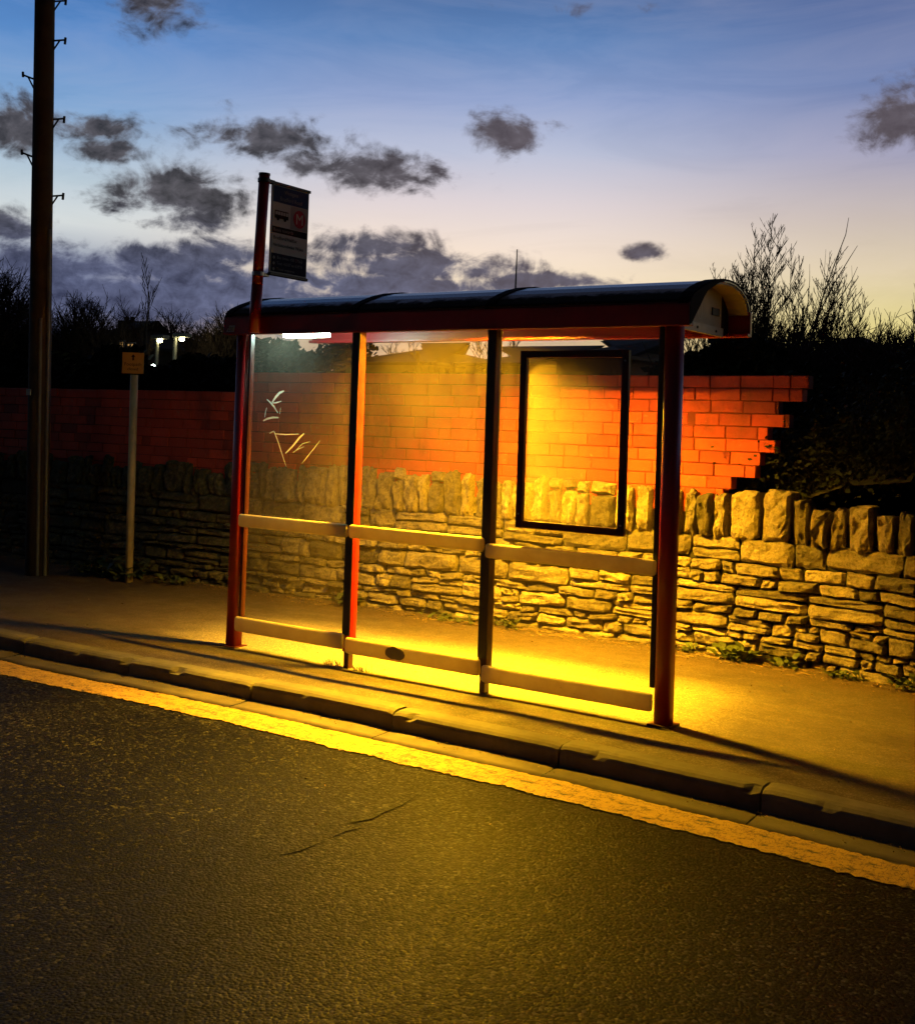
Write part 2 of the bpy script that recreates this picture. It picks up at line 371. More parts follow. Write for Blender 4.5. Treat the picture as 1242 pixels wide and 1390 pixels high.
# ------------------------------------------------------------------ sky (dusk, sun already down behind the wall)
def build_world():
    w = bpy.data.worlds.new('World'); S.world = w; w.use_nodes = True
    t = NT(w.node_tree); t.n.clear()
    g = t.node('ShaderNodeTexCoord').outputs['Generated']
    s = t.node('ShaderNodeSeparateXYZ'); t.put(s.inputs[0], g)
    x, y, z = s.outputs
    h = t.math('SQRT', t.math('ADD', t.math('MULTIPLY', x, x), t.math('MULTIPLY', y, y)))
    el = t.math('DIVIDE', z, t.math('MAXIMUM', h, 0.02))
    az = t.math('MULTIPLY', t.math('ARCTAN2', x, y), 180 / PI)
    e1 = t.math('MAXIMUM', t.math('MULTIPLY', el, 1 / 0.8), 0.0, clamp=True)
    k = lambda v: v / 0.8
    hi = [(k(.6), lin(30,38,60)), (1, lin(16,18,28))]
    L = t.ramp(e1, [(0, lin(58,60,92)), (k(.08), lin(84,92,128)), (k(.12), lin(140,150,172)), (k(.155), lin(214,220,220)), (k(.19), lin(186,204,216)), (k(.25), lin(128,166,210)), (k(.31), lin(88,138,200)), (k(.40), lin(52,98,165))] + hi)
    Mi = t.ramp(e1, [(0, lin(150,120,110)), (k(.08), lin(226,192,150)), (k(.115), lin(250,228,192)), (k(.15), lin(246,226,208)), (k(.19), lin(224,212,214)), (k(.235), lin(186,193,216)), (k(.28), lin(146,164,206)), (k(.33), lin(97,134,187)), (k(.40), lin(56,92,147))] + hi)
    Rr = t.ramp(e1, [(0, lin(190,150,60)), (k(.06), lin(228,206,104)), (k(.095), lin(228,212,142)), (k(.135), lin(224,206,172)), (k(.18), lin(198,184,176)), (k(.235), lin(158,158,186)), (k(.29), lin(114,132,178)), (k(.40), lin(60,87,142))] + hi)
    sky = t.mix(t.maprange(az, -53, -37, 0, 1, True), L, Mi)
    sky = t.mix(t.maprange(az, -31, -12, 0, 1, True), sky, Rr)
    cvs = t.node('ShaderNodeCombineXYZ'); t.put(cvs.inputs[0], t.math('MULTIPLY', az, 0.012)); t.put(cvs.inputs[1], t.math('MULTIPLY', el, 3.2))
    veil = t.noise(cvs.outputs[0], 5, 6, 0.6, 1.0)
    sky = t.mix(t.maprange(veil, 0.42, 0.72, 0, 0.22), sky, t.mix(0.5, sky, lin(226,214,220)))
    sky = t.mix(t.maprange(veil, 0.5, 0.28, 0, 0.16), sky, t.mix(0.6, sky, lin(60,70,110)))
    # night side of the sky, away from the afterglow
    away = t.math('ABSOLUTE', t.math('ADD', az, 28))
    sky = t.mix(t.maprange(away, 45, 120, 0, 1, True), sky, t.ramp(e1, [(0, (0.009,0.010,0.015,1)), (1, (0.006,0.008,0.014,1))]))
    # clouds: ragged banks at fixed bearings (azimuth deg, tan elevation, half-width deg, half-height, strength)
    cl = [(-48.9,.345,1.9,.026,.8), (-13.1,.262,1.9,.024,1), (-31.6,.250,2.0,.017,1), (-43.9,.238,3.3,.015,1), (-42.0,.216,1.8,.015,.95),
          (-38.2,.213,3.6,.0165,1), (-51.9,.233,2.7,.013,1), (-50.6,.216,1.8,.012,.95), (-47.9,.186,3.3,.021,1), (-47.0,.163,2.2,.012,.75), (-54.6,.229,1.6,.024,1), (-53.4,.111,4.4,.018,1),
          (-48.8,.126,5.2,.014,1), (-45.2,.137,3.2,.012,1), (-47,.098,13.5,.022,1.15), (-50.5,.119,8,.020,1.0), (-38.3,.151,2.6,.014,1), (-35.9,.134,4.8,.015,1), (-38.9,.115,12,.015,1),
          (-29.2,.126,3.8,.007,.9), (-24.8,.151,.95,.006,.85), (-54.9,.148,1.8,.016,.9), (-45.5,.262,1.0,.008,.45), (-35.9,.256,.7,.007,.5), (-33.6,.247,.6,.006,.4), (-27.5,.36,5,.008,.35), (-43.5,.19,1.5,.01,.5),
          (30,.2,12,.03,.8), (-100,.16,20,.03,.8), (70,.3,20,.05,.7)]
    cv = t.node('ShaderNodeCombineXYZ'); t.put(cv.inputs[0], t.math('MULTIPLY', az, 0.0175)); t.put(cv.inputs[1], t.math('MULTIPLY', el, 1.35))
    nz = t.noise(cv.outputs[0], 20, 8, 0.60, 0.5); nzb = t.noise(cv.outputs[0], 58, 6, 0.60, 0.4); nzc = t.noise(cv.outputs[0], 11, 4, 0.6)
    tot = None
    for a, e, wa, we, st in cl:
        da = t.math('DIVIDE', t.math('SUBTRACT', az, a), wa); de = t.math('DIVIDE', t.math('SUBTRACT', el, e), we)
        r = t.math('ADD', t.math('MULTIPLY', da, da), t.math('MULTIPLY', de, de))
        q = t.math('MULTIPLY', t.math('POWER', 2.718, t.math('MULTIPLY', r, -0.62)), st)
        tot = q if tot is None else t.math('MAXIMUM', tot, q)
    dens = t.math('ADD', tot, t.math('ADD', t.math('MULTIPLY', t.math('SUBTRACT', nz, 0.5), 2.0), t.math('MULTIPLY', t.math('SUBTRACT', nzb, 0.5), 0.8)))
    dens = t.math('MULTIPLY', t.maprange(dens, 0.30, 0.88, 0, 0.97, True), t.maprange(tot, 0.06, 0.3, 0, 1, True))
    thick = t.maprange(t.math('ADD', t.math('ADD', t.math('MULTIPLY', nzb, 0.55), t.math('MULTIPLY', nz, 0.5)), t.math('MULTIPLY', dens, 0.12)), 0.42, 0.78)
    ccol = t.mix(t.maprange(el, .10, .19, 0, 1, True), t.mix(thick, lin(112,120,156), lin(46,52,80)), t.mix(thick, lin(112,108,116), lin(34,32,36)))
    ccol = t.mix(t.maprange(az, -42, -30), ccol, t.mix(0.45, ccol, lin(104,90,98)))
    sky2 = t.mix(t.math('MULTIPLY', dens, t.maprange(away, 60, 100, 1, 0)), sky, ccol)
    below = t.maprange(el, -0.03, 0.0)
    sky2 = t.mix(below, (0.01,0.01,0.012,1), sky2)
    bg = t.node('ShaderNodeBackground'); t.put(bg.inputs[0], sky2); bg.inputs[1].default_value = 1.0
    ns = t.node('ShaderNodeTexSky', sky_type='NISHITA'); ns.sun_disc = False; ns.sun_elevation = math.radians(-4); ns.sun_rotation = math.radians(-15)
    b2 = t.node('ShaderNodeBackground'); t.put(b2.inputs[0], ns.outputs[0]); b2.inputs[1].default_value = 0.05
    ad = t.node('ShaderNodeAddShader'); t.l.new(bg.outputs[0], ad.inputs[0]); t.l.new(b2.outputs[0], ad.inputs[1])
    o = t.node('ShaderNodeOutputWorld'); t.l.new(ad.outputs[0], o.inputs[0])
    w.cycles.sampling_method = 'MANUAL'; w.cycles.sample_map_resolution = 512
build_world()

# ------------------------------------------------------------------ ground, road, kerb, pavement
def interp(pts, x):
    if x <= pts[0][0]: return pts[0][1]
    for (x0, y0), (x1, y1) in zip(pts, pts[1:]):
        if x <= x1:
            u = (x - x0) / (x1 - x0); u = u*u*(3 - 2*u)
            return y0 + (y1 - y0) * u
    return pts[-1][1]
KERB = [(-30,-1.0), (-4,-.86), (-1,-.805), (0.5,-.75), (1.5,-.722), (3,-.725), (4,-.755), (4.7,-.80), (7,-.95), (14,-1.5), (40,-2.2)]
WALL = [(-9,1.72), (-5,1.88), (-2,1.95), (0.2,2.02), (2.2,2.13), (3.2,2.06), (4.2,1.93), (7,1.5), (12,0.9)]
ky = lambda x: interp(KERB, x)
wy = lambda x: interp(WALL, x)
ZR = -0.105

def sheet(name, xs, ys, zf, m, parent=None):
    b = MB(); nx = len(xs); vs = []; fs = []
    for i, x in enumerate(xs):
        for j in range(len(ys(x))):
            y = ys(x)[j]; vs.append((x, y, zf(x, y)))
    ny = len(ys(xs[0]))
    for i in range(nx - 1):
        for j in range(ny - 1):
            fs.append((i*ny+j, (i+1)*ny+j, (i+1)*ny+j+1, i*ny+j+1))
    b.add(vs, fs, 0, 0.5)
    return b.build(name, m, parent, smooth=True, fixn=False)
lins = lambda a, b, n: [a + (b - a) * i / n for i in range(n + 1)]
b = MB(); b.add([(-3000,-3000,-.24),(3000,-3000,-.24),(3000,3000,-.24),(-3000,3000,-.24)], [(0,1,2,3)])
struct(b.build('ground', m_field, fixn=False))
rx = lins(-40, -5, 10)[:-1] + lins(-5, 12, 68)[:-1] + lins(12, 40, 8)
struct(sheet('road', rx, lambda x: lins(ky(x) - 0.03, -12, 24), lambda x, y: ZR - 0.012 + 0.012*noise.noise((x*0.7, y*0.7, 3)), m_asphalt))
px_ = lins(-30, -6, 8)[:-1] + lins(-6, 8, 112)[:-1] + lins(8, 14, 8)
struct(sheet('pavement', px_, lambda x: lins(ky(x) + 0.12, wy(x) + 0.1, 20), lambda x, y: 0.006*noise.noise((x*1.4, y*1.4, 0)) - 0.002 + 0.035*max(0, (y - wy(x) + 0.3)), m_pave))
kb = MB()
x = 2.955 - 1.03*22
while x < 12:
    x0, x1 = x + 0.005, x + 1.03 - 0.005
    n = 26; rnd = random.random(); dz = random.uniform(-.004, .004); dy = random.uniform(-.005, .005)
    secs = []
    for i in range(n + 1):
        xx = x0 + (x1 - x0) * i / n; k = ky(xx) + dy + .004*noise.noise((xx*5, 1, 1)); cp = max(0, noise.noise((xx*9, 6, 2)) - .18)*.035 + max(0, noise.noise((xx*31, 2, 2)))*.006
        ch = 0.0 if 0 < i < n else 0.006
        secs.append([(xx, k - 0.016 + ch, ZR - 0.05), (xx, k - 0.010 + ch, -0.035 + dz - ch), (xx, k - 0.004 + cp, -0.014 + dz - ch - cp*.8), (xx, k + 0.014 + cp*1.2, -0.002 + dz - ch - cp*.25), (xx, k + 0.04, 0.004 + dz - ch), (xx, k + 0.125, 0.005 + dz - ch), (xx, k + 0.125, ZR - 0.05)])
    vs = [v for s_ in secs for v in s_]; q = 7; fs = []
    for i in range(n):
        for j in range(q): fs.append((i*q+j, (i+1)*q+j, (i+1)*q+(j+1) % q, i*q+(j+1) % q))
    fs += [tuple(range(q)), tuple(n*q + j for j in reversed(range(q)))]
    kb.add(vs, fs, 0, rnd)
    x += 1.03
struct(kb.build('kerb', m_kerb, smooth=False))
cb = MB(); x = 2.955 - 1.03*22
while x < 12:
    x0, x1 = x + 0.004, x + 1.03 - 0.004; n = 20; rnd = random.random(); dz = random.uniform(-.003,.003); vs = []; fs = []
    for i in range(n + 1):
        xx = x0 + (x1 - x0)*i/n; k = ky(xx); ch = .004 if i in (0, n) else 0
        for j, (yy, zz) in enumerate(((k-.018, .010), (k-.06, .008), (k-.10, .005), (k-.145, .004), (k-.178, .004), (k-.186, -.01))):
            vs.append((xx, yy + .004*noise.noise((xx*8, j, 1)), ZR + zz + dz - ch + .003*noise.noise((xx*5, yy*9, 3))))
    for i in range(n):
        for j in range(5): fs.append((i*6+j, i*6+j+1, (i+1)*6+j+1, (i+1)*6+j))
    cb.add(vs, fs, 0, rnd); x += 1.03
struct(cb.build('channel', m_channel, smooth=True, fixn=False))
# worn wide yellow line, ragged at both edges
lb = MB(); vs = []; fs = []
xs = lins(-20, -2, 60)[:-1] + lins(-2, 7, 520)[:-1] + lins(7, 14, 60)
for i, xx in enumerate(xs):
    k = ky(xx)
    e0 = 0.016*noise.noise((xx*6, 1, 0)) + 0.012*noise.noise((xx*27, 4, 0)) + 0.014*noise.noise((xx*58, 4, 0))
    e1 = 0.022*noise.noise((xx*5, 9, 0)) + 0.016*noise.noise((xx*23, 7, 0)) + 0.022*noise.noise((xx*62, 2, 0))
    for j in range(5):
        u = j / 4
        vs.append((xx, (k - 0.192 + e0)*(1-u) + (k - 0.44 + e1)*u, ZR - 0.012 + 0.012*noise.noise((xx*0.7, (k - .07 - .27*u)*0.7, 3)) + 0.006 + 0.004*(1 - (2*u-1)**2)))
for i in range(len(xs) - 1):
    for j in range(4): fs.append((i*5+j+1, (i+1)*5+j+1, (i+1)*5+j, i*5+j))
lb.add(vs, fs); struct(lb.build('road_marking', m_line, smooth=True, fixn=False))
def onroad(px, py):
    d = fw + R_*((px-621)/F) - U_*((py-PY)/F); return CAM + d*((ZR - CAM.z)/d.z)
# cracks in the asphalt
cb = MB()
for pts in ([tuple(onroad(*q_)[:2]) for q_ in ((461,1115),(480,1112),(505,1108),(520,1100),(545,1090),(568,1076))], [tuple(onroad(*q_)[:2]) for q_ in ((452,1131),(470,1124),(490,1120))], [tuple(onroad(*q_)[:2]) for q_ in ((380,1157),(410,1150),(440,1137))]):
    vv = []
    for i, (a, c) in enumerate(pts):
        wd = 0.0042 * math.sin(PI * (i + 0.5) / len(pts)) + 0.001
        zz = ZR - 0.012 + 0.012*noise.noise((a*0.7, c*0.7, 3)) + 0.0035
        vv += [(a - wd*0.6, c + wd, zz), (a + wd*0.6, c - wd, zz)]
    cb.add(vv, [(2*i, 2*i+1, 2*i+3, 2*i+2) for i in range(len(pts) - 1)])
struct(cb.build('road_crack', mat('crack_dark', (0.002,0.002,0.002,1), None, 1.0, spec=0.0)))

# ------------------------------------------------------------------ stone wall
def stone(mb, x0, x1, z0, z1, pro, yoff, nx=7, nz=5, rough=1.0, zb=None):
    """one rough-faced stone: rounded front grid plus sides running back into the wall"""
    sd = random.random()*100; rnd = random.random()
    vs = []; fs = []
    sk = random.uniform(-.012, .012); tl = random.uniform(-.01, .01)
    cx, cz = (x0+x1)/2, (z0+z1)/2; hx, hz = (x1-x0)/2, (z1-z0)/2
    tiltx, tiltz = random.uniform(-.18,.18), random.uniform(-.25,.25)
    for j in range(nz):
        for i in range(nx):
            u = -1 + 2*i/(nx-1); v = -1 + 2*j/(nz-1)
            m_ = max(abs(u), abs(v))
            cr = 1 - 0.05*(u*u*v*v)
            px = cx + u*hx*cr + sk*v + 0.12*hz*noise.noise((u*1.2+sd, v*1.2, 1))*abs(v)
            pz = cz + v*hz*cr + tl*u + 0.16*hz*noise.noise((u*2.5+sd, v*2.5, 5))
            edge = m_**10
            p = pro*(1 - 0.6*edge) + rough*(0.022*noise.noise((u*1.1+sd, v*1.1, 9)) + 0.014*noise.noise((px*14+sd, pz*14, 2)) + 0.008*noise.noise((px*34+sd, pz*34, 7))) + tiltx*u*0.05 + tiltz*v*0.04
            vs.append((px, wy(px) + yoff - p, pz))
    for j in range(nz-1):
        for i in range(nx-1): fs.append((j*nx+i, j*nx+i+1, (j+1)*nx+i+1, (j+1)*nx+i))
    per = [i for i in range(nx)] + [j*nx+nx-1 for j in range(1, nz)] + [(nz-1)*nx+i for i in range(nx-2, -1, -1)] + [j*nx for j in range(nz-2, 0, -1)]
    o = len(vs)
    for i in per:
        a = vs[i]; vs.append((cx + (a[0]-cx)*0.98, wy(a[0]) + yoff + 0.16, cz + (a[2]-cz)*0.96))
    n = len(per)
    for k in range(n): fs.append((per[(k+1) % n], per[k], o+k, o+(k+1) % n))
    fs.append(tuple(o + k for k in range(n)))
    mb.add(vs, fs, 0, rnd)

wall = thing('stone_wall', (0, wy(0), 0), 'long dry stone wall of rough flat gritstones running behind the shelter, topped by upright stones', 'stone wall')
ws = MB()
XL, XR = -8.5, 8.0
ztop = lambda x: 0.83 + 0.02*math.sin(x*1.3)
bands = []; z = -0.04; 
hs = []
while z < 0.80:
    h = random.choice((0.055,0.07,0.085,0.10,0.12,0.145)) * random.uniform(.9,1.1)
    if z + h > 0.77: h = 0.84 - z
    hs.append((z, z+h)); z += h
for bi, (za, zb) in enumerate(hs):
    x = XL + random.random()*0.2
    wob = lambda xx, kk: 0.022*noise.noise((xx*0.9, kk*3.1, 0)) if 0 < kk < len(hs) else 0
    while x < XR:
        h = zb - za
        ln = random.uniform(1.2, 4.2) * max(h, 0.075); ln = min(max(ln, 0.10), 0.52)
        xc = x + ln/2; a = za + wob(xc, bi); c = zb + wob(xc, bi+1); g = 0.006
        near = -5 < x < 5.2
        N = (13, 7) if near else (4, 3)
        r = random.random()
        if h > 0.09 and r < 0.42:
            s_ = a + (c - a) * random.uniform(.35, .65)
            k = random.random()
            stone(ws, x+g, x+ln-g, a+g*.6, s_-g*.5, random.uniform(.045,.085), 0.03, *N)
            if k < .5: stone(ws, x+g, x+ln-g, s_+g*.5, c-g*.6, random.uniform(.03,.085), 0.03, *N)
            else:
                sx_ = x + ln*random.uniform(.35,.65)
                stone(ws, x+g, sx_-g, s_+g*.5, c-g*.6, random.uniform(.03,.085), 0.03, *N); stone(ws, sx_+g, x+ln-g, s_+g*.5, c-g*.6, random.uniform(.03,.085), 0.03, *N)
        else:
            stone(ws, x+g, x+ln-g, a+g*.6, c-g*.6, random.uniform(.035,.09), 0.03, *N)
        x += ln
ws.build('rubble', m_stone, wall, smooth=False, fixn=False)
cs = MB(); x = XL
while x < XR:
    w_ = random.choice((.09,.11,.12,.14,.16,.2,.24)) * random.uniform(.9,1.1); g = random.uniform(.006, .018)
    hgt = random.uniform(.30, .37)
    if 2.85 < x < 3.15: w_ = random.uniform(.19,.24); hgt = .36
    if x > 3.3: hgt = random.choice((.24,.27,.36,.3)); g = random.uniform(.008, .022); w_ = random.uniform(.09,.2)
    if x < -2: hgt = random.uniform(.2, .32)
    zb0 = 0.825 + 0.012*noise.noise((x*3, 0, 0))
    if random.random() < 0.3 and hgt > .32:
        k = random.uniform(.72,.8); stone(cs, x+g, x+w_-g, zb0, zb0+hgt*k, random.uniform(.05,.09), 0.03, 10, 14, 1.7)
        stone(cs, x+g, x+w_-g, zb0+hgt*k+.008, zb0+hgt+.01, random.uniform(.05,.08), 0.03, 9, 6, 1.3)
    else: stone(cs, x+g, x+w_-g, zb0, zb0+hgt, random.uniform(.05,.10), 0.03, 10, 15, 1.8)
    x += w_
cs.build('coping', m_stone, wall, smooth=False, fixn=False)
kb = MB(); xs = lins(XL, XR, 66); vs = []
for xx in xs: vs += [(xx, wy(xx)+.035, -.06), (xx, wy(xx)+.035, .86), (xx, wy(xx)+.30, .86), (xx, wy(xx)+.30, -.06)]
fs = []
for i in range(len(xs)-1):
    for j in range(4): fs.append((i*4+j, i*4+(j+1) % 4, (i+1)*4+(j+1) % 4, (i+1)*4+j))
fs += [(0,1,2,3), (len(vs)-1, len(vs)-2, len(vs)-3, len(vs)-4)]
kb.add(vs, fs); kb.build('wall_core', m_core, wall)

# ------------------------------------------------------------------ brick wall above the stones
bw = thing('brick_wall', (0, wy(0)+.05, 1.0), 'red painted brick wall standing above the stones, its right end broken off in steps', 'brick wall')
bb = MB(); mb_ = MB()
BY = 0.03           # face stands this far behind the stone face line
CH = 0.0905; BLn = 0.243; Z0 = 0.99
ends = {0:2.60,1:2.68,2:2.74,3:2.92,4:2.95,5:3.06,6:3.00,7:3.16,8:3.08,9:3.24,10:3.29}
ncourse = 11
for c in range(ncourse):
    z0 = Z0 + c*CH; xend = ends[c]
    x = -8.4 + (c % 2)*BLn*0.5 + random.uniform(-.02,.02)
    xl = x
    while x < xend - 0.06:
        ln = BLn * (0.5 if random.random() < 0.1 else 1) * random.uniform(.97,1.03)
        x1 = min(x + ln, xend)
        top = c >= 9 and x < -1.9
        if not top:
            j = random.uniform(-.006,.004); g = 0.0032
            if c >= 10 and x > 2.0: pass
            yA = wy((x+x1)/2) + BY + j; r = random.random(); ch = 0.004
            dz0 = random.uniform(-.002,.002)
            a0, a1, b0, b1 = x+g, x1-g, z0+g+dz0, z0+CH-g+dz0
            s1, s2 = wy(a0) - wy((x+x1)/2), wy(a1) - wy((x+x1)/2)
            vs = [(a0+ch,yA+s1,b0+ch),(a1-ch,yA+s2,b0+ch),(a1-ch,yA+s2,b1-ch),(a0+ch,yA+s1,b1-ch),
                  (a0,yA+s1+ch,b0),(a1,yA+s2+ch,b0),(a1,yA+s2+ch,b1),(a0,yA+s1+ch,b1),
                  (a0,yA+s1+.11,b0),(a1,yA+s2+.11,b0),(a1,yA+s2+.11,b1),(a0,yA+s1+.11,b1)]
            fs = [(0,1,2,3),(0,4,5,1),(1,5,6,2),(2,6,7,3),(3,7,4,0),(4,8,9,5),(5,9,10,6),(6,10,11,7),(7,11,8,4),(11,10,9,8)]
            bb.add(vs, fs, 0, r)
        x = x1
    # mortar bed behind the brick faces, per course
    xe = xend - 0.012; xs0 = -8.4 if c < 9 else -1.9
    xs = lins(xs0, xe, 24); vs = []; fs = []
    for xx in xs:
        yy = wy(xx) + BY + 0.009; e = 0.0004*c
        vs += [(xx, yy+e*.1, z0+.0002), (xx, yy+e*.1, z0+CH-.0002), (xx, yy+.098, z0+CH-.0002), (xx, yy+.098, z0+.0002)]
    for i in range(len(xs)-1):
        for j in range(4): fs.append((i*4+j, i*4+(j+1) % 4, (i+1)*4+(j+1) % 4, (i+1)*4+j))
    fs += [(0,1,2,3), (len(vs)-1, len(vs)-2, len(vs)-3, len(vs)-4)]
    mb_.add(vs, fs)
bb.build('brickwork', m_brick, bw, fixn=False)
mb_.build('mortar', m_mortar, bw)

# ------------------------------------------------------------------ the bus shelter
LX, X1, X2 = 3.141, 1.0257, 2.0506
sh = thing('bus_shelter', (LX/2, 0.4, 0), 'red framed glass bus shelter with curved dark roof, lit from inside beside the kerb', 'bus shelter')
ZB = 2.135
# roof shell
prof = [(-.085,2.25), (-.07,2.283), (-.03,2.315), (.05,2.35), (.15,2.385), (.27,2.415), (.4,2.435), (.5,2.440), (.6,2.436), (.70,2.415), (.78,2.382), (.835,2.338), (.862,2.28)]
inner = [(y + (0.022 if y < 0 else -0.022 if y > .8 else 0), z - 0.024) for y, z in prof]
inner[0] = (-.062, 2.245); inner[-1] = (.838, 2.275)
RX0, RX1 = -0.10, 3.30
def ribbed(pf, dz): return [(y + (-dz*.7 if y < -.04 else dz*.7 if y > .80 else 0), z + dz) for y, z in pf]
rs = MB()
mid = [((a[0]+b_[0])/2, (a[1]+b_[1])/2) for a, b_ in zip(prof, inner)]
segs = [RX0+.03, X1-.03, X1+.03, X2-.03, X2+.03, RX1-.03]
for xa, xb in ((RX0, X1), (X1, X2), (X2, RX1)):
    rs.extrude_x(prof + list(reversed(mid)), xa + .002, xb - .002)
roof = rs.build('roof', m_roof, sh)
ce = MB(); ce.extrude_x([(y, z-.0005) for y, z in mid] + list(reversed(inner)), RX0+.01, RX1-.01)
ce.build('ceiling', m_ceil, sh)
for xa in (RX0+.001, X1-.03, X2-.03, RX1-.061):
    rb = MB(); o_ = ribbed(prof, .007); rb.extrude_x(o_ + list(reversed(ribbed(prof, -.004))), xa, xa + .06)
    rb.build('roof_rib', m_roofcap, roof)
# front and back fascia
fa = MB(); fa.extrude_x([(-.09,ZB),(-.09,2.252),(-.083,2.262),(-.062,2.262),(-.062,ZB+.02),(-.03,ZB+.02),(-.03,ZB)], RX0-.004, RX1+.004)
fascia = fa.build('front_fascia', m_fascia, sh, bevel=.003)
fa = MB(); fa.extrude_x([(.868,2.145),(.868,2.295),(.840,2.295),(.840,2.165),(.80,2.165),(.80,2.145)], RX0-.004, RX1+.004)
fa.build('back_fascia', m_red, sh, bevel=.003)
gt = MB(); gt.tube([(RX0+.02,-.092,2.268),(RX1-.02,-.092,2.268)], .007, 6); gt.build('gutter_lip', m_roofcap, sh)
# end panels
def endpanel(xa, xb, name):
    pts = [(y, z-.003) for y, z in inner if .07 <= y <= .71]
    pl = [(.075, ZB+.035)] + [(.085, 2.21), (.14, 2.30), (.22, 2.355)] + [(y, z) for y, z in pts if y > .24] + [(.715, 2.385), (.715, ZB+.035)]
    e = MB(); e.extrude_x(pl, xa, xb); return e.build(name, m_cream, sh)
ep = endpanel(3.15, 3.17, 'end_panel')
st = MB(); st.box((3.165,.072,ZB+.002),(3.183,.722,ZB+.055)); st.build('panel_strip', m_creamlow, ep, bevel=.002)
for yy in (.32,.6):
    bo = MB(); bo.tube([(3.183,yy,ZB+.028),(3.189,yy,ZB+.028)], .008, 8); bo.build('bolt', m_black, ep)
pb = MB(); pb.box((3.171,.56,2.255),(3.178,.67,2.30)); pb.build('number_plate', m_black, ep, bevel=.002)
rg = MB()
for k in range(24):
    a0, a1 = 2*PI*k/24, 2*PI*(k+1)/24
    P = lambda a, r: (3.1725, .38 + math.cos(a)*r*.6, 2.265 + math.sin(a)*r)
    rg.add([P(a0,.055), P(a1,.055), P(a1,.045), P(a0,.045)], [(0,1,2,3)])
rg.build('faded_emblem', m_creamlow, ep, fixn=False)
rg = MB(); rg.add([(3.1727,.38 + math.cos(2*PI*k/16)*.03, 2.348 + math.sin(2*PI*k/16)*.022) for k in range(16)], [tuple(range(16))])
rg.build('faded_emblem', mat('faded_orange', (0.5,0.16,0.05,1)), ep, fixn=False)
cl_ = MB(); cl_.extrude_x([(.716, 2.15), (.716, 2.384), (.775, 2.352), (.836, 2.29), (.836, 2.15)], 3.152, 3.168); cl_.build('panel_light_stop', m_black, ep)  # added black closer: blocks leaking lamp light and stands for the unlit gap
gu = MB(); gu.extrude_x([(-.085, 2.25), (-.07, 2.282), (-.03, 2.313), (.05, 2.348), (.15, 2.383), (.27, 2.413), (.40, 2.432), (.40, 2.424), (.32, 2.410), (.265, 2.389), (.16, 2.350), (.11, 2.309), (.057, 2.256), (.003, 2.207), (-.054, 2.150), (-.085, 2.14)], RX1 - .001, RX1 + .006); gu.build('end_gusset', m_roofcap, sh)
endpanel(0.0, 0.02, 'end_panel')
# posts
def roundpost(x, name, r=.0475):
    p = MB(); pr = []
    for k in range(20):
        a = 2*PI*k/20; ca, sa = math.cos(a), math.sin(a)
        pr.append((x + r*math.copysign(abs(ca)**.6, ca), .005 + r*math.copysign(abs(sa)**.6, sa)))
    p.extrude_z(pr, -.02, ZB + .03)
    o = p.build(name, m_red, sh, smooth=False)
    for f in o.data.polygons: f.use_smooth = len(f.vertices) == 4
    fl = MB(); fl.box((x-.068,-.06,-.01),(x+.068,.07,.006)); fl.build('foot_plate', m_maroon, o, bevel=.003)
    return o
lp = roundpost(0.012, 'corner_post'); rp = roundpost(LX+.043, 'corner_post')
# back posts of the frame carry the rear of the roof (thin, behind the end posts)
for xm in (X1, X2):
    p = MB(); p.box((xm-.030,-.035,.10),(xm+.030,.03,ZB+.01)); o = p.build('mullion', m_maroon if xm == X2 else m_red, sh, bevel=.004)  # second mullion in darker maroon, painting in its unlit look
    p = MB(); p.box((xm-.030,-.041,.205),(xm+.030,-.0352,ZB)); p.build('mullion_unlit_strip', m_black, o, bevel=.002)  # added dark strip painting in the unlit front face
    p = MB(); p.box((xm-.019,-.028,-.02),(xm+.019,.022,.10)); p.build('mullion_foot', m_maroon, o, bevel=.003)
for xa, xb in ((.072,.092), (LX-.035,LX-.008)):
    p = MB(); p.box((xa,-.02,.19),(xb,.02,ZB+.01)); p.build('glazing_edge', m_maroon if xa < 1 else m_black, sh, bevel=.003)
# glass, with dirt; the poster case sits on the third pane
spans = [(.094, X1-.031), (X1+.031, X2-.031), (X2+.031, LX-.036)]
gm = [glass('dirty_glass_grey', 1.3, .012, .028, None, .9), glass('dirty_glass_dusty', 4.7, .004, .010, None, .9), glass('dirty_glass_clear', 8.1, .005, .012, None, .9)]
panes = []
for (xa, xb), g in zip(spans, gm):
    p = MB(); p.box((xa, -.004, .155), (xb, .004, ZB+.015)); panes.append(p.build('glass_pane', g, sh))
# scratched scrawl on the first pane (photo positions measured onto the glass plane)
m_scratch = glass('scratched_glass', 3.3, .75, .9, None, .1)
sc = MB()
def stroke(pts, w0):
    q = [at(330 + x/6.947, 500 + y/6.947, -.0055) for x, y in pts]
    vs = []
    for i, p in enumerate(q):
        d = (q[min(i+1, len(q)-1)] - q[max(i-1, 0)]); d.normalize(); n = Vector((-d.z, 0, d.x)); n.normalize()
        w_ = w0*(0.35 + 0.65*math.sin(PI*(i + .4)/(len(q) - .2)))
        vs += [p + n*w_, p - n*w_]
    sc.add(vs, [(2*i, 2*i+1, 2*i+3, 2*i+2) for i in range(len(q)-1)])
stroke([(385,212),(345,230),(310,268),(272,322)], .009); stroke([(225,292),(255,318),(292,360),(328,420)], .006)
stroke([(272,326),(315,322),(362,308)], .005); stroke([(222,370),(212,410),(205,462)], .003); stroke([(190,494),(230,474),(280,462),(335,464)], .007)
stroke([(355,370),(345,430)], .002); stroke([(250,612),(290,590),(300,612),(330,690),(375,830),(408,930)], .004); stroke([(296,616),(400,624),(525,618)], .004)
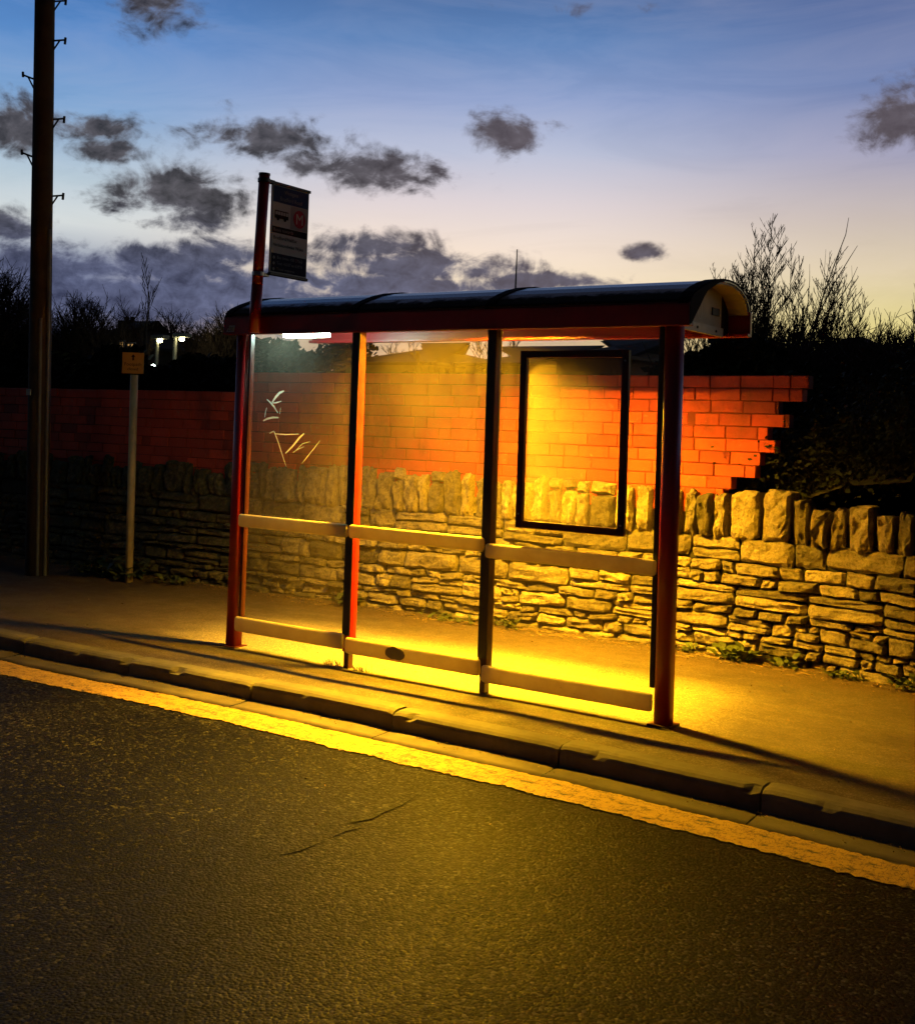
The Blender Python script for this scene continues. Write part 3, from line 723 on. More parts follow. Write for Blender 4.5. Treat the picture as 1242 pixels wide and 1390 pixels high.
stroke([(575,612),(530,655),(470,730),(400,800)], .007); stroke([(630,690),(560,710),(480,790)], .0025); stroke([(725,680),(680,740),(600,840),(555,895)], .003); stroke([(575,738),(520,760),(470,792)], .0025)
sc.build('scratched_scrawl', m_scratch, panes[0], fixn=False)
# rails
def rail(xa, xb, za, zb, y0=-.052, dep=.032, peel=None):
    r = MB(); zc = (za+zb)/2; hz = (zb-za)/2; pr = []
    for k in range(16):
        a = 2*PI*k/16; ca, sa = math.cos(a), math.sin(a)
        pr.append((y0 + dep*.5*math.copysign(abs(ca)**.8, ca), zc + hz*math.copysign(abs(sa)**.6, sa)))
    n = len(pr); xs = [xa, xa+.008, xa+.022, xb-.022, xb-.008, xb]; sc_ = [.62,.88,1,1,.88,.62]
    vs = []; fs = []
    for x_, s_ in zip(xs, sc_):
        vs += [(x_, y0 + (y-y0)*s_, zc + (z-zc)*(.5+.5*s_)) for y, z in pr]
    for i in range(len(xs)-1):
        for k in range(n): fs.append((i*n+k, i*n+(k+1) % n, (i+1)*n+(k+1) % n, (i+1)*n+k))
    fs += [tuple(reversed(range(n))), tuple((len(xs)-1)*n+k for k in range(n))]
    r.add(vs, fs); o = r.build('rail', m_rail, sh, smooth=True); return o
for (xa, xb), dz, dl in zip(spans, (0, 0, -.032), (.018, 0, -.03)):
    xa2 = xa - .018; xb2 = xb + (.028 if xb < 3 else .0)
    rail(xa2, xb2 if xb < 3 else xb + .034, .825+dz, .912+dz)
    r = rail(xa2, xb2 if xb < 3 else xb + .034, .098+dl, .200+dl)
    if 1.0 < xa < 1.5:
        pe = MB(); vs = [(1.44 + .075*math.cos(a)*(1+.25*noise.noise((a,3,1))), -.0695, .150 + .038*math.sin(a)*(1+.3*noise.noise((a*2,1,1)))) for a in lins(0, 2*PI, 24)[:-1]]
        pe.add(vs + [(v[0], -.064, v[2]) for v in vs], [tuple(reversed(range(24)))] + [(i, (i+1) % 24, 24+(i+1) % 24, 24+i) for i in range(24)]); pe.build('peeled_patch', m_peel, r)
# poster case
FX0, FX1, FZ0, FZ1 = 2.245, 2.935, .985, 2.012
pf = MB(); fwid = .042
pf.box((FX0,-.034,FZ0),(FX0+fwid,-.0045,FZ1)); pf.box((FX1-fwid,-.034,FZ0),(FX1,-.0045,FZ1))
pf.box((FX0+fwid,-.033,FZ0),(FX1-fwid,-.0045,FZ0+fwid)); pf.box((FX0+fwid,-.033,FZ1-fwid),(FX1-fwid,-.0045,FZ1))
frame = pf.build('poster_frame', m_maroon, sh, bevel=.003)
def pale_area(t, co):
    """paler, hazier area on the poster cover: a rounded lobe above, a fan below"""
    s = t.node('ShaderNodeSeparateXYZ'); t.put(s.inputs[0], co); X, Y, Z = s.outputs
    w1 = t.math('MULTIPLY', t.math('SUBTRACT', t.noise(co, 3.2, 4, 0.5), 0.5), 0.5); w2 = t.noise(t.scaled(co, (1.2, 1, 7)), 3.2, 5, 0.6)
    def ell(cx, cz, rx_, rz_, p=2.0):
        a = t.math('DIVIDE', t.math('SUBTRACT', X, cx), rx_); c = t.math('DIVIDE', t.math('SUBTRACT', Z, cz), rz_)
        return t.math('SQRT', t.math('ADD', t.math('MULTIPLY', a, a), t.math('MULTIPLY', c, c)))
    w3 = t.math('MULTIPLY', t.math('SUBTRACT', t.noise(co, 9, 5, 0.6), 0.5), 0.35)
    w1 = t.math('ADD', w1, w3)
    e1 = t.maprange(t.math('ADD', ell(2.57, 1.68, .25, .22), t.math('MULTIPLY', w1, .9)), .55, 1.25, 1, 0, True)
    e2 = t.maprange(t.math('ADD', ell(2.44, 1.20, .40, .46), w1), .35, 1.15, .75, 0, True)
    e3 = t.maprange(t.math('ADD', ell(2.41, 1.78, .16, .17), t.math('MULTIPLY', w1, .6)), .72, 1.08, 1, 0, True)
    e4 = t.maprange(t.math('ADD', ell(2.37, 1.56, .10, .30), w1), .5, 1.2, .8, 0, True)
    e1 = t.math('MAXIMUM', e1, e4)
    e = t.math('MAXIMUM', t.math('MAXIMUM', e1, e2), e3)
    return t.math('MULTIPLY', e, t.maprange(w2, .3, .7, .05, .12))
pc = MB(); pc.box((FX0+fwid,-.020,FZ0+fwid),(FX1-fwid,-.015,FZ1-fwid)); pc.build('poster_cover', glass('poster_cover_film', 2.2, .004, .010, pale_area, .25), frame)
for xx, zz in ((FX1-.02,FZ1-.06),(FX0+.02,FZ0+.08),(FX1-.02,FZ0+.06)):
    sw = MB(); sw.tube([(xx,-.0345,zz),(xx,-.037,zz)], .006, 8); sw.build('screw', m_steel, frame)
# small number label on the left end of the fascia
lbp = MB(); lbp.add([(-.075,-.0925,2.152),(.0,-.0925,2.152),(.008,-.0925,2.196),(-.045,-.0925,2.196)], [(0,1,2,3)]); lab = lbp.build('number_label', m_white, fascia, fixn=False)

# lettering helper: text set in the plane spanned by u (reading direction) and v (up)
def text_mb(mb, body, origin, u, v, size, align='LEFT', squeeze=1.0, lift=0.0):
    cu = bpy.data.curves.new('lettering_source', 'FONT'); cu.body = body; cu.size = size; cu.align_x = align; cu.resolution_u = 3
    ob = bpy.data.objects.new('lettering_source', cu); COL.objects.link(ob)
    dg = bpy.context.evaluated_depsgraph_get(); me = ob.evaluated_get(dg).to_mesh()
    n = u.cross(v)
    mb.add([origin + u*(p.co.x*squeeze) + v*p.co.y + n*lift for p in me.vertices], [tuple(f.vertices) for f in me.polygons])
    ob.evaluated_get(dg).to_mesh_clear(); bpy.data.objects.remove(ob); bpy.data.curves.remove(cu)
tx = MB(); text_mb(tx, '250', Vector((-.034,-.0928,2.160)), Vector((1,0,0)), Vector((0,0,1)), .036, 'CENTER'); tx.build('lettering', m_dkprint, lab, fixn=False)
# lamps under the roof: each a housing on the ceiling with a glowing diffuser below
def lamp(xa, xb, ya, yb, z0, z1, ztop_, m, lip=0):
    h = MB(); h.box((xa-.02,ya-.015,z1),(xb+.02,yb+.015,ztop_)); o = h.build('ceiling_light', m_steel, sh, bevel=.006)
    d = MB(); d.box((xa,ya,z0),(xb,yb,z1-.001)); d.build('diffuser', m, o, bevel=.008)
    if lip:
        k = MB(); k.box((xa-.02,ya-.015,z0-lip),(xb+.02,ya-.004,z1-.0005)); k.box((xa-.02,yb+.004,z0-lip),(xb+.02,yb+.015,z1-.0005)); k.box((xa-.02,ya-.004,z0-lip),(xa-.004,yb+.004,z1-.0005)); k.box((xb+.004,ya-.004,z0-lip),(xb+.02,yb+.004,z1-.0005)); k.build('added_shade', m_steel, o)  # unseen side walls added to cut the lamp's sideways light
        lv = MB(); nb = int((xb - xa)/.035)  # unseen blades added to steepen the lamp's falloff along the shelter
        for i in range(1, nb): xx = xa + (xb - xa)*i/nb; lv.box((xx-.0006, ya-.003, z0-.0155), (xx+.0006, yb+.003, z0-.0012))
        lv.build('added_louvre', m_black, o)
LAMP_A = emit('cool_lamp', (0.62,1.0,0.86,1), 130.0)
LAMP_B = emit('sodium_lamp', (1.0,0.51,0.010,1), 9800.0)
lamp(.18,.56,.20,.26,2.135,2.175,2.36,LAMP_A)
lamp(1.38,2.03,.40,.47,2.225,2.262,2.395,LAMP_B,.009)

# ------------------------------------------------------------------ bus stop flag, fixed to the front fascia
fl = thing('bus_stop_sign', (.245,-.128,2.13), 'red bus stop pole with a printed flag above the left end of the shelter roof', 'bus stop sign')
p = MB(); p.tube([(.218,-.129,2.14),(.234,-.129,2.46)], .0385, 16); p.tube([(.234,-.129,2.46),(.262,-.129,3.20)], .0365, 16); pole = p.build('pole', m_red, fl, smooth=False)
for f in pole.data.polygons: f.use_smooth = len(f.vertices) == 4
p = MB(); p.tube([(.262,-.129,3.2),(.2625,-.129,3.213)], .039, 16); p.build('pole_cap', m_maroon, pole)
FX, FY0, FW, FZT, FZB = .27, -.058, .371, 3.155, 2.556
fb = MB()
fb.box((FX-.008,FY0,FZB),(FX+.006,FY0+FW,FZT)); panel = fb.build('flag_panel', m_white, fl)
for zz in (FZT, FZB-.02):
    e = MB(); e.box((FX-.014,FY0-.004,zz),(FX+.014,FY0+FW+.012,zz+.02)); e.build('flag_rail', m_black, fl, bevel=.004)
for zz, xx in ((3.165,.260), (2.535,.238)):
    e = MB(); e.tube([(xx,-.129,zz-.014),(xx,-.129,zz+.014)], .042, 16); e.box((xx-.014,-.095,zz-.012),(xx+.026,FY0+.01,zz+.012)); e.build('clamp', m_steel if zz < 3 else m_black, fl, bevel=.002)
U = Vector((0,1,0)); V = Vector((0,0,1)); H = FZT - FZB
def patch(name, a0, a1, t0, t1, m, lift=.0065):
    q = MB(); x_ = FX + lift
    q.add([(x_, FY0+FW*a0, FZT-H*t1), (x_, FY0+FW*a1, FZT-H*t1), (x_, FY0+FW*a1, FZT-H*t0), (x_, FY0+FW*a0, FZT-H*t0)], [(0,1,2,3)]); return q.build(name, m, panel, fixn=False)
patch('blue_header', .02,.98,.01,.195,m_blue); patch('grey_field', .5,.98,.20,.465,m_grey); patch('black_band', .02,.98,.47,.545,m_dkprint); patch('navy_footer', .02,.98,.775,.985,m_navy)
def flag_text(rows, m, name='lettering'):
    for body, a, tt, size, al in rows:
        q = MB(); text_mb(q, body, Vector((FX+.0085, FY0+FW*a, FZT-H*tt)), U, V, size, al); q.build(name, m, panel, fixn=False)
flag_text([('Westgate', .5,.085,.036,'CENTER'), ('Bradford Road', .5,.165,.038,'CENTER'), ('Buses towards', .05,.525,.034,'LEFT'), ('Bus times: 450 27263', .17,.835,.030,'LEFT'), ('Text 45027 to 63876', .17,.90,.030,'LEFT'), ('Travel enquiries', .17,.965,.028,'LEFT')], m_grey)
flag_text([('Bradford/Halifax', .05,.615,.036,'LEFT'), ('Heckmondwike Wyke', .05,.695,.034,'LEFT')], m_dkprint)
q = MB()
for k, tt in enumerate((.825,.89,.955)):
    cy, cz = FY0+FW*.09, FZT-H*tt
    q.add([(FX+.0085, cy + math.cos(2*PI*i/12)*.011, cz + math.sin(2*PI*i/12)*.011) for i in range(12)], [tuple(range(12))])
q.build('footer_icon', m_grey, panel, fixn=False)
q = MB()                                                    # bus symbol
def yz(a, tt, lift=.0085): return (FX+lift, FY0+FW*a, FZT-H*tt)
q.add([yz(.07,.375),yz(.44,.375),yz(.44,.285),yz(.07,.285)], [(0,1,2,3)])
for a in (.16,.35): q.add([(FX+.0085, FY0+FW*a + math.cos(2*PI*i/12)*.014, FZT-H*.378 + math.sin(2*PI*i/12)*.014) for i in range(12)], [tuple(range(12))])
q.build('bus_symbol', m_dkprint, panel, fixn=False)
q = MB()
for k in range(5): q.add([yz(.09+k*.07,.335,.0095),yz(.145+k*.07,.335,.0095),yz(.145+k*.07,.298,.0095),yz(.09+k*.07,.298,.0095)], [(0,1,2,3)])
q.build('bus_symbol', m_white, panel, fixn=False)
q = MB(); q.add([(FX+.0085, FY0+FW*.745 + math.cos(2*PI*i/28)*.062, FZT-H*.335 + math.sin(2*PI*i/28)*.062) for i in range(28)], [tuple(range(28))]); q.build('roundel', m_pink, panel, fixn=False)
q = MB(); text_mb(q, 'M', Vector((FX+.0098, FY0+FW*.745, FZT-H*.335-.036)), U, V, .105, 'CENTER'); q.build('roundel_letter', m_white, panel, fixn=False)

# ------------------------------------------------------------------ telegraph pole and yellow sign post
tp = thing('telegraph_pole', (-3.8,1.25,0), 'tall dark wooden telegraph pole with climbing steps at the left edge by the wall', 'telegraph pole')
TB = Vector((-3.80,1.25,-.05)); TT = Vector((-3.93,1.06,8.6))
p = MB(); p.tube([TB, TB.lerp(TT,.3), TB.lerp(TT,.62), TT], [.108,.102,.094,.085], 18); o = p.build('shaft', m_wood, tp)
for f in o.data.polygons: f.use_smooth = len(f.vertices) == 4
axis = lambda z: TB + (TT-TB)*((z+.05)/8.65)
side = Vector((math.cos(YAW), math.sin(YAW), 0))
for zz, s_ in ((5.51,1),(5.13,1),(4.75,-1),(4.37,1),(4.0,-1),(3.63,1),(6.2,-1),(6.6,1)):
    a = axis(zz); q = MB()
    q.tube([a + side*s_*.085, a + side*s_*.20 + Vector((0,0,.012 if s_ > 0 else .04))], .009, 6); q.tube([a + side*s_*.20 + Vector((0,0,-.03 if s_ > 0 else .02)), a + side*s_*.203 + Vector((0,0,.035 if s_ > 0 else .07))], .012, 6)
    q.tube([a + side*s_*.085 + Vector((0,0,-.10)), a + side*s_*.15 + Vector((0,0,.006 if s_ > 0 else .02))], .008, 6)
    q.build('step', m_black, tp)
q = MB()
for off in (.055,.098):
    q.tube([axis(z) + side*off - Vector((-.25,.9,0)).normalized()*(-.0) + Vector((.04,-.09 if off < .09 else -.055,0)) for z in (0,.8,1.6,2.45 if off < .09 else 3.3)], .015, 8)
q.build('conduit', m_galv, tp)
q = MB(); a = axis(1.74) + Vector((-.005,-.108,0)); q.box((a.x-.04,a.y-.006,a.z-.03),(a.x+.02,a.y+.004,a.z+.03)); q.build('marker_plate', m_white, tp)
sp_ = thing('sign_post', (-2.845,1.54,0), 'thin pale post carrying a small square yellow sign at its top, left of the shelter', 'sign post')
q = MB(); q.tube([(-2.845,1.545,-.03),(-2.862,1.525,1.93)], .036, 14); o = q.build('post', m_post, sp_)
for f in o.data.polygons: f.use_smooth = len(f.vertices) == 4
u = Vector((math.cos(.75), math.sin(.75), 0)); c = Vector((-2.868,1.515,2.04)); n = u.cross(V) 
def board(w_, h_, d0, d1):
    q = MB(); vs = [c + u*sx*w_ + V*sz*h_ + n*d for d in (d0, d1) for sx, sz in ((-1,-1),(1,-1),(1,1),(-1,1))]
    q.add(vs, [(0,1,2,3),(7,6,5,4),(0,4,5,1),(1,5,6,2),(2,6,7,3),(3,7,4,0)]); return q
bd = board(.098,.098,.030,.037).build('sign_board', m_yellow, sp_, bevel=.001)
q = MB(); text_mb(q, 'Footpath', c + n*.0385 + V*(-.025), u, V, .043, 'CENTER'); text_mb(q, 'closed', c + n*.0385 + V*(-.068), u, V, .038, 'CENTER')
q.add([c + n*.0385 + u*x_ + V*z_ for x_, z_ in ((-.007,.025),(.007,.025),(.007,.058),(.02,.058),(0,.082),(-.02,.058),(-.007,.058))], [tuple(range(7))]); q.build('lettering', m_dkprint, bd, fixn=False)

# ------------------------------------------------------------------ plants
def leafy(loc, n, size, spread, up=0.6, seed=0):
    rr = random.Random(seed); q = MB(); c = Vector(loc)
    for i in range(n):
        a = rr.uniform(0, 2*PI); el = rr.uniform(.15, 1.3)*up; L_ = size*rr.uniform(.5, 1.2)
        b0 = c + Vector((rr.uniform(-1,1)*spread, rr.uniform(-1,.4)*spread*.5, rr.uniform(0,.4)*size))
        d = Vector((math.cos(a)*math.cos(el), math.sin(a)*math.cos(el), math.sin(el))); sd = d.cross(V)
        sd = sd.normalized() if sd.length > .01 else Vector((1,0,0)); w_ = L_*rr.uniform(.16,.3)
        m1 = b0 + d*L_*.5 + V*.1*L_; m2 = b0 + d*L_*.85 + V*.02*L_; tip = b0 + d*L_*1.05 - V*.14*L_
        q.add([b0, m1 + sd*w_, m1, m1 - sd*w_, m2 + sd*w_*.6, m2, m2 - sd*w_*.6, tip], [(0,1,2),(0,2,3),(1,4,5,2),(2,5,6,3),(4,7,5),(5,7,6)], 0, rr.random())
    return q
weeds = [(2.46,'clump of broad pale weed leaves at the wall foot just right of the shelter',.075,22,.09), (2.86,'dark bushy weed at the wall foot, the tallest right of the shelter',.12,60,.12), (3.2,'ragged star-shaped weed at the foot of the stone wall',.10,22,.08), (3.62,'low creeping weed along the foot of the wall below the narrow upright stones',.06,60,.12),
         (4.05,'leafy green weed at the wall foot by the right edge',.10,34,.10), (.55,'spreading weed at the wall foot seen through the middle pane',.07,60,.26), (1.02,'bright weed at the wall foot seen left of the second mullion',.085,36,.10), (-.55,'spiky dark weed at the wall foot seen through the left pane',.14,30,.08), (-2.45,'trailing weed at the wall foot between the sign post and the shelter',.11,40,.16), (-3.2,'dark mass of weeds growing between the telegraph pole and the sign post',.17,160,.38)]
for i, (xx, lb_, sz, n, spd) in enumerate(weeds):
    off = .10 if xx > -2.2 else .22
    tag(leafy((xx, wy(xx)-off, .004), n, sz, spd, seed=50+i).build('weed', m_weed, fixn=False), lb_, 'weed', 'weeds at the foot of the stone wall')
# tufts at the foot of the first mullion
rr = random.Random(5)
for xx, yy, lb_ in ((.93,-.06,'small dry grass tuft left of the first mullion foot'), (1.16,-.05,'wider dry grass tuft right of the first mullion foot')):
    q = MB()
    for i in range(46):
        b0 = Vector((xx + rr.gauss(0,.04), yy + rr.gauss(0,.012), 0)); d = Vector((rr.uniform(-1,1), rr.uniform(-.7,.3), rr.uniform(.3,1.2))).normalized(); L_ = rr.uniform(.03,.085); s_ = Vector((.0022,0,0))
        q.add([b0 - s_, b0 + s_, b0 + d*L_*.6 + s_*.7 + V*.004, b0 + d*L_*.6 - s_*.7 + V*.004, b0 + d*L_ - V*.012], [(0,1,2,3),(3,2,4)])
    tag(q.build('grass_tuft', mat('dry_grass', (0.16,0.13,0.05,1)), fixn=False), lb_, 'grass tuft', 'grass tufts at the shelter foot')
# leaf litter and scraps on the pavement and road
q = MB()
def scrap(x_, y_, z_, s_):
    a = rr.uniform(0, 2*PI); ca, sa = math.cos(a)*s_, math.sin(a)*s_; k = rr.uniform(.35,.8)
    q.add([(x_-ca, y_-sa, z_+.003), (x_+sa*k, y_-ca*k, z_+.004+rr.random()*.006), (x_+ca, y_+sa, z_+.003), (x_-sa*k, y_+ca*k, z_+.004+rr.random()*.008)], [(0,1,2),(0,2,3)])
for i in range(1500):
    xx = rr.uniform(-4.5, 5.5); scrap(xx, wy(xx) - .06 - abs(rr.gauss(0,.13)), .008, rr.uniform(.004,.016))
for i in range(160):
    xx = rr.uniform(-3, 5.5); scrap(xx, rr.uniform(ky(xx)+.15, wy(xx)-.1), .004, rr.uniform(.004,.013))
for i in range(420):
    xx = rr.uniform(-3, 6); scrap(xx, ky(xx) - .03 - abs(rr.gauss(0,.05)), ZR + .009, rr.uniform(.002,.008))
for i in range(22):
    xx = rr.uniform(-.5, 5); scrap(xx, ky(xx) - rr.uniform(.4,2.6), ZR + .002, rr.uniform(.004,.010))
tag(q.build('leaf_litter', m_litter, fixn=False), 'dry leaves and small scraps scattered on the pavement, thickest along the wall foot', 'leaf litter', kind='stuff')
q = MB()
for i in range(130):
    xx = rr.uniform(.2, 3.4); yy = wy(xx) - .08 - abs(rr.gauss(0,.12)); a = rr.gauss(0,.5); L_ = rr.uniform(.03,.11)
    q.tube([(xx,yy,.010),(xx+math.cos(a)*L_*.5,yy+math.sin(a)*L_*.5,.014),(xx+math.cos(a)*L_,yy+math.sin(a)*L_,.010)], .0016, 4)
tag(q.build('fallen_twigs', m_litter, fixn=False), 'thin fallen stalks lying along the foot of the lit wall', 'twigs', kind='stuff')

# ------------------------------------------------------------------ bank and brambles behind the wall on the right
bxs = lins(-8.5, 14, 60)
def bank_z(x, v):
    top = interp([(-8.5,.75), (1.0,.85), (2.6,1.15), (3.6,1.55), (5,1.9), (14,2.2)], x)
    return interp([(0,.80), (.25,.95), (1,1)], v) * (top if v > 0 else min(top, 1.0)) * (1 if v < 1 else 1) + .05*noise.noise((x*1.5, v*4, 2))
struct(sheet('bank', bxs, lambda x: lins(wy(x)+.22, 9.0, 14), lambda x, y: bank_z(x, min(1, (y - wy(x) - .2)/1.6)) * (1 if y < 5 else max(-.3, 1-(y-5)/3)), m_soil))
q = MB(); rr = random.Random(9)
def arch(b0, L_, az_, lean, rad, leaves, dens=1.0):
    pts = []; p_ = Vector(b0); d = Vector((math.cos(az_)*lean, math.sin(az_)*lean, 1)).normalized(); n_ = 7
    for i in range(n_):
        pts.append(p_.copy()); p_ += d*(L_/(n_-1)); d = (d + Vector((math.cos(az_), math.sin(az_), 0))*.13*lean + Vector((rr.gauss(0,.06), rr.gauss(0,.06), -.10*lean*i/3))).normalized()
    q.tube(pts, [rad*(1 - .8*i/(n_-1)) for i in range(n_)], 4, False)
    for k in range(leaves):
        i = rr.randrange(1, n_); c_ = pts[i] + Vector((rr.gauss(0,.06), rr.gauss(0,.06), rr.gauss(0,.06))); s_ = rr.uniform(.010,.028)
        a1 = Vector((rr.gauss(0,1), rr.gauss(0,1), rr.gauss(0,.6))).normalized()*s_; a2 = a1.orthogonal().normalized()*s_*rr.uniform(.5,.9)
        q.add([c_ - a1, c_ - a2, c_ + a1, c_ + a2], [(0,1,2,3)])
for i in range(2600):
    xx = rr.uniform(2.55, 7.5) if i > 500 else rr.uniform(3.1, 4.6); v = rr.random()**1.2
    yy = wy(xx) + .30 + v*1.9; zz = bank_z(xx, min(1, v*1.9/1.6)) - .05
    lim = interp([(2.4,.35), (3.0,.6), (3.6,.75), (5,.8)], xx)
    arch((xx,yy,zz), rr.uniform(.3,1.0)*lim*1.1, rr.uniform(-PI,PI), rr.uniform(.2,1.4), rr.uniform(.0025,.005), 22)
tag(q.build('brambles', [m_bramble], fixn=False), 'dark tangled brambles covering the bank behind the wall on the right', 'brambles', kind='stuff')
# evergreen hedge just behind the brick wall, seen under the right end of the roof
def hedge(name, x0, x1, y0, y1, z0, ztf, n, label, cat, lo=.03, hi=.07, seed=1):
    global q
    r2 = random.Random(seed); q = MB()
    for i in range(n):
        xx = r2.uniform(x0, x1); yy = r2.uniform(y0, y1); zt = ztf(xx) + .10*noise.noise((xx*3, yy, 4)); zz = z0 + (zt - z0)*r2.random()**.6
        c_ = Vector((xx, yy, zz)); s_ = r2.uniform(lo, hi)
        a1 = Vector((r2.gauss(0,1), r2.gauss(0,1), r2.gauss(0,.8))).normalized()*s_; a2 = a1.orthogonal().normalized()*s_*r2.uniform(.4,.8)
        q.add([c_ - a1, c_ - a2, c_ + a1, c_ + a2], [(0,1,2,3)], 0, r2.random())
    for i in range(int((x1-x0)*14)):
        xx = r2.uniform(x0, x1); yy = r2.uniform(y0, y1); zt = ztf(xx)
        q.tube([(xx,yy,z0-.4),(xx+r2.gauss(0,.08),yy,z0+(zt-z0)*.6),(xx+r2.gauss(0,.2),yy+r2.gauss(0,.1),zt+r2.uniform(-.1,.22))], [.012,.008,.003], 4, False)
    return tag(q.build(name, m_bramble, fixn=False), label, cat)
hedge('evergreen_shrub', 1.55, 3.0, 3.2, 4.3, 1.3, lambda x: interp([(1.2,2.12),(1.8,2.14),(2.05,2.22),(2.16,2.46),(2.26,2.42),(2.36,2.32),(2.55,2.2),(2.75,2.1),(3.0,2.0)], x), 9000, 'dense dark evergreen shrub behind the brick wall beside the shelter roof end', 'shrub', seed=3)
hedge('hedge', -4.5, 1.4, 5.0, 5.9, 1.0, lambda x: 2.02 + .10*math.sin(x*2.1) + .05*math.sin(x*7), 9000, 'low dark hedge running behind the lit part of the brick wall', 'hedge', seed=4)

# ------------------------------------------------------------------ bare trees
def bare_tree(loc, h, label, stems=1, spread=.5, depth=4, seed=0, r0=.06, upw=.5, dense=1.0, name='bare_tree', cat='tree', group=None, first=.25, twig=.004):
    rr = random.Random(seed); root = thing(name, loc, label, cat, group); tk = MB(); cr = MB(); base = Vector(loc)
    def grow(mb, p, d, L_, r, lev):
        n_ = 5 if lev < 2 else 4; pts = [p.copy()]; rad = [r]
        for i in range(n_):
            d = (d + Vector((rr.gauss(0,.10), rr.gauss(0,.10), rr.gauss(0,.06) + .05*upw))).normalized()
            p = p + d*(L_/n_); pts.append(p.copy()); rad.append(max(twig*.6, r*(1 - .75*(i+1)/n_)))
        mb.tube(pts, rad, 6 if lev < 2 else 3, False)
        if lev >= depth: return
        k = int((6 if lev == 0 else 5)*dense + rr.random())
        for j in range(k):
            t_ = first + (1 - first)*(j + rr.random())/k; i = min(n_ - 1, int(t_*n_)); q_ = pts[i].lerp(pts[i+1], t_*n_ - i)
            a = rr.uniform(0, 2*PI); out = Vector((math.cos(a), math.sin(a), 0))
            dd = (d*(1 - spread*.4) + out*spread*rr.uniform(.6,1.2) + V*upw*.5).normalized()
            grow(cr, q_, dd, L_*rr.uniform(.38,.58)*(1.1 - .35*t_), max(twig, rad[i]*.55), lev + 1)
    for s_ in range(stems):
        a = rr.uniform(0, 2*PI); off = Vector((math.cos(a), math.sin(a), 0))*(0 if stems == 1 else rr.uniform(.05,.35))
        lean = off*(.0 if stems == 1 else .55) + Vector((rr.gauss(0,.05), rr.gauss(0,.05), 1))
        grow(tk, base + off, lean.normalized(), h*(1 if s_ == 0 else rr.uniform(.62,.92)), r0*(1 if s_ == 0 else rr.uniform(.5,.8)), 0)
    tk.build('trunk', m_bark, root, fixn=False, smooth=True); cr.build('crown', m_twig, root, fixn=False)
    return root
g0 = -.22
def fan_tree(px, Y, ptop, half, nst, label, seed):
    """coppiced bare tree: a fan of straight stems with fine upswept twigs"""
    rr = random.Random(seed); a = at(px, 480, Y); zt = at(px, ptop, Y).z; root = thing('bare_tree', (a.x, Y, g0), label, 'tree')
    wd = (at(px + half, 400, Y).x - a.x); tk = MB(); cr = MB()
    def twig(p, d, L_, r, lev):
        n_ = 4 if lev < 2 else 3; pts = [p.copy()]; dd = d.copy(); q_ = p.copy()
        for i in range(n_):
            dd = (dd + Vector((rr.gauss(0,.05), rr.gauss(0,.05), .07))).normalized(); q_ = q_ + dd*(L_/n_); pts.append(q_.copy())
        cr.tube(pts, [r*(1 - .6*i/n_) for i in range(n_+1)], 3, False)
        if lev < 3 and L_ > .12:
            for j in range(max(2, int(L_*(14 if lev == 1 else 9)))):
                t_ = .2 + .8*rr.random(); i = min(n_-1, int(t_*n_)); az_ = rr.uniform(0, 2*PI)
                e = (dd*.75 + Vector((math.cos(az_), math.sin(az_), 0))*rr.uniform(.35,.65) + V*.25).normalized()
                twig(pts[i].lerp(pts[i+1], t_*n_ - i), e, L_*(1-t_*.55)*rr.uniform(.35,.6), max(.0046, r*.6), lev+1)
    for k in range(nst):
        u_ = 0 if k == 0 else rr.uniform(-1, 1); bx = a.x + u_*wd*.34; by = Y + rr.uniform(-.5,.5); top = (zt - g0)*(1 - .24*abs(u_)**1.6)*(1 if k == 0 else rr.uniform(.88,.99))
        n_ = 9; pts = [Vector((bx, by, g0 - .05))]; d = Vector((u_*wd*1.15/top, rr.uniform(-.1,.1), 1)).normalized(); R0 = .030 if k == 0 else rr.uniform(.014,.024)
        for i in range(n_): d = (d + Vector((rr.gauss(0,.03), rr.gauss(0,.03), .03))).normalized(); pts.append(pts[-1] + d*(top/n_))
        rad = [max(.0035, R0*(1 - .93*i/n_)) for i in range(n_+1)]; tk.tube(pts, rad, 6, False)
        for j in range(60):
            t_ = .28 + .70*(j + rr.random())/60; i = min(n_-1, int(t_*n_)); az_ = rr.uniform(0, 2*PI)
            e = (d*.7 + Vector((math.cos(az_), math.sin(az_), 0))*rr.uniform(.45,.8) + V*.2).normalized()
            twig(pts[i].lerp(pts[i+1], t_*n_ - i), e, top*.20*(1.2 - t_)*rr.uniform(.7,1.2), max(.0054, rad[i]*.45), 1)
    tk.build('trunk', m_bark, root, fixn=False, smooth=True); cr.build('crown', m_twig, root, fixn=False)
fan_tree(1050, 11, 288, 104, 32, 'large bare tree with many fine upright twigs rising behind the roof end of the shelter', 21)
fan_tree(990, 12.5, 335, 60, 9, 'bare thin-stemmed tree just left of the large bare tree behind the shelter roof', 22)
fan_tree(1100, 12, 365, 45, 6, 'lower bare tree tangled against the right side of the large bare tree', 27)
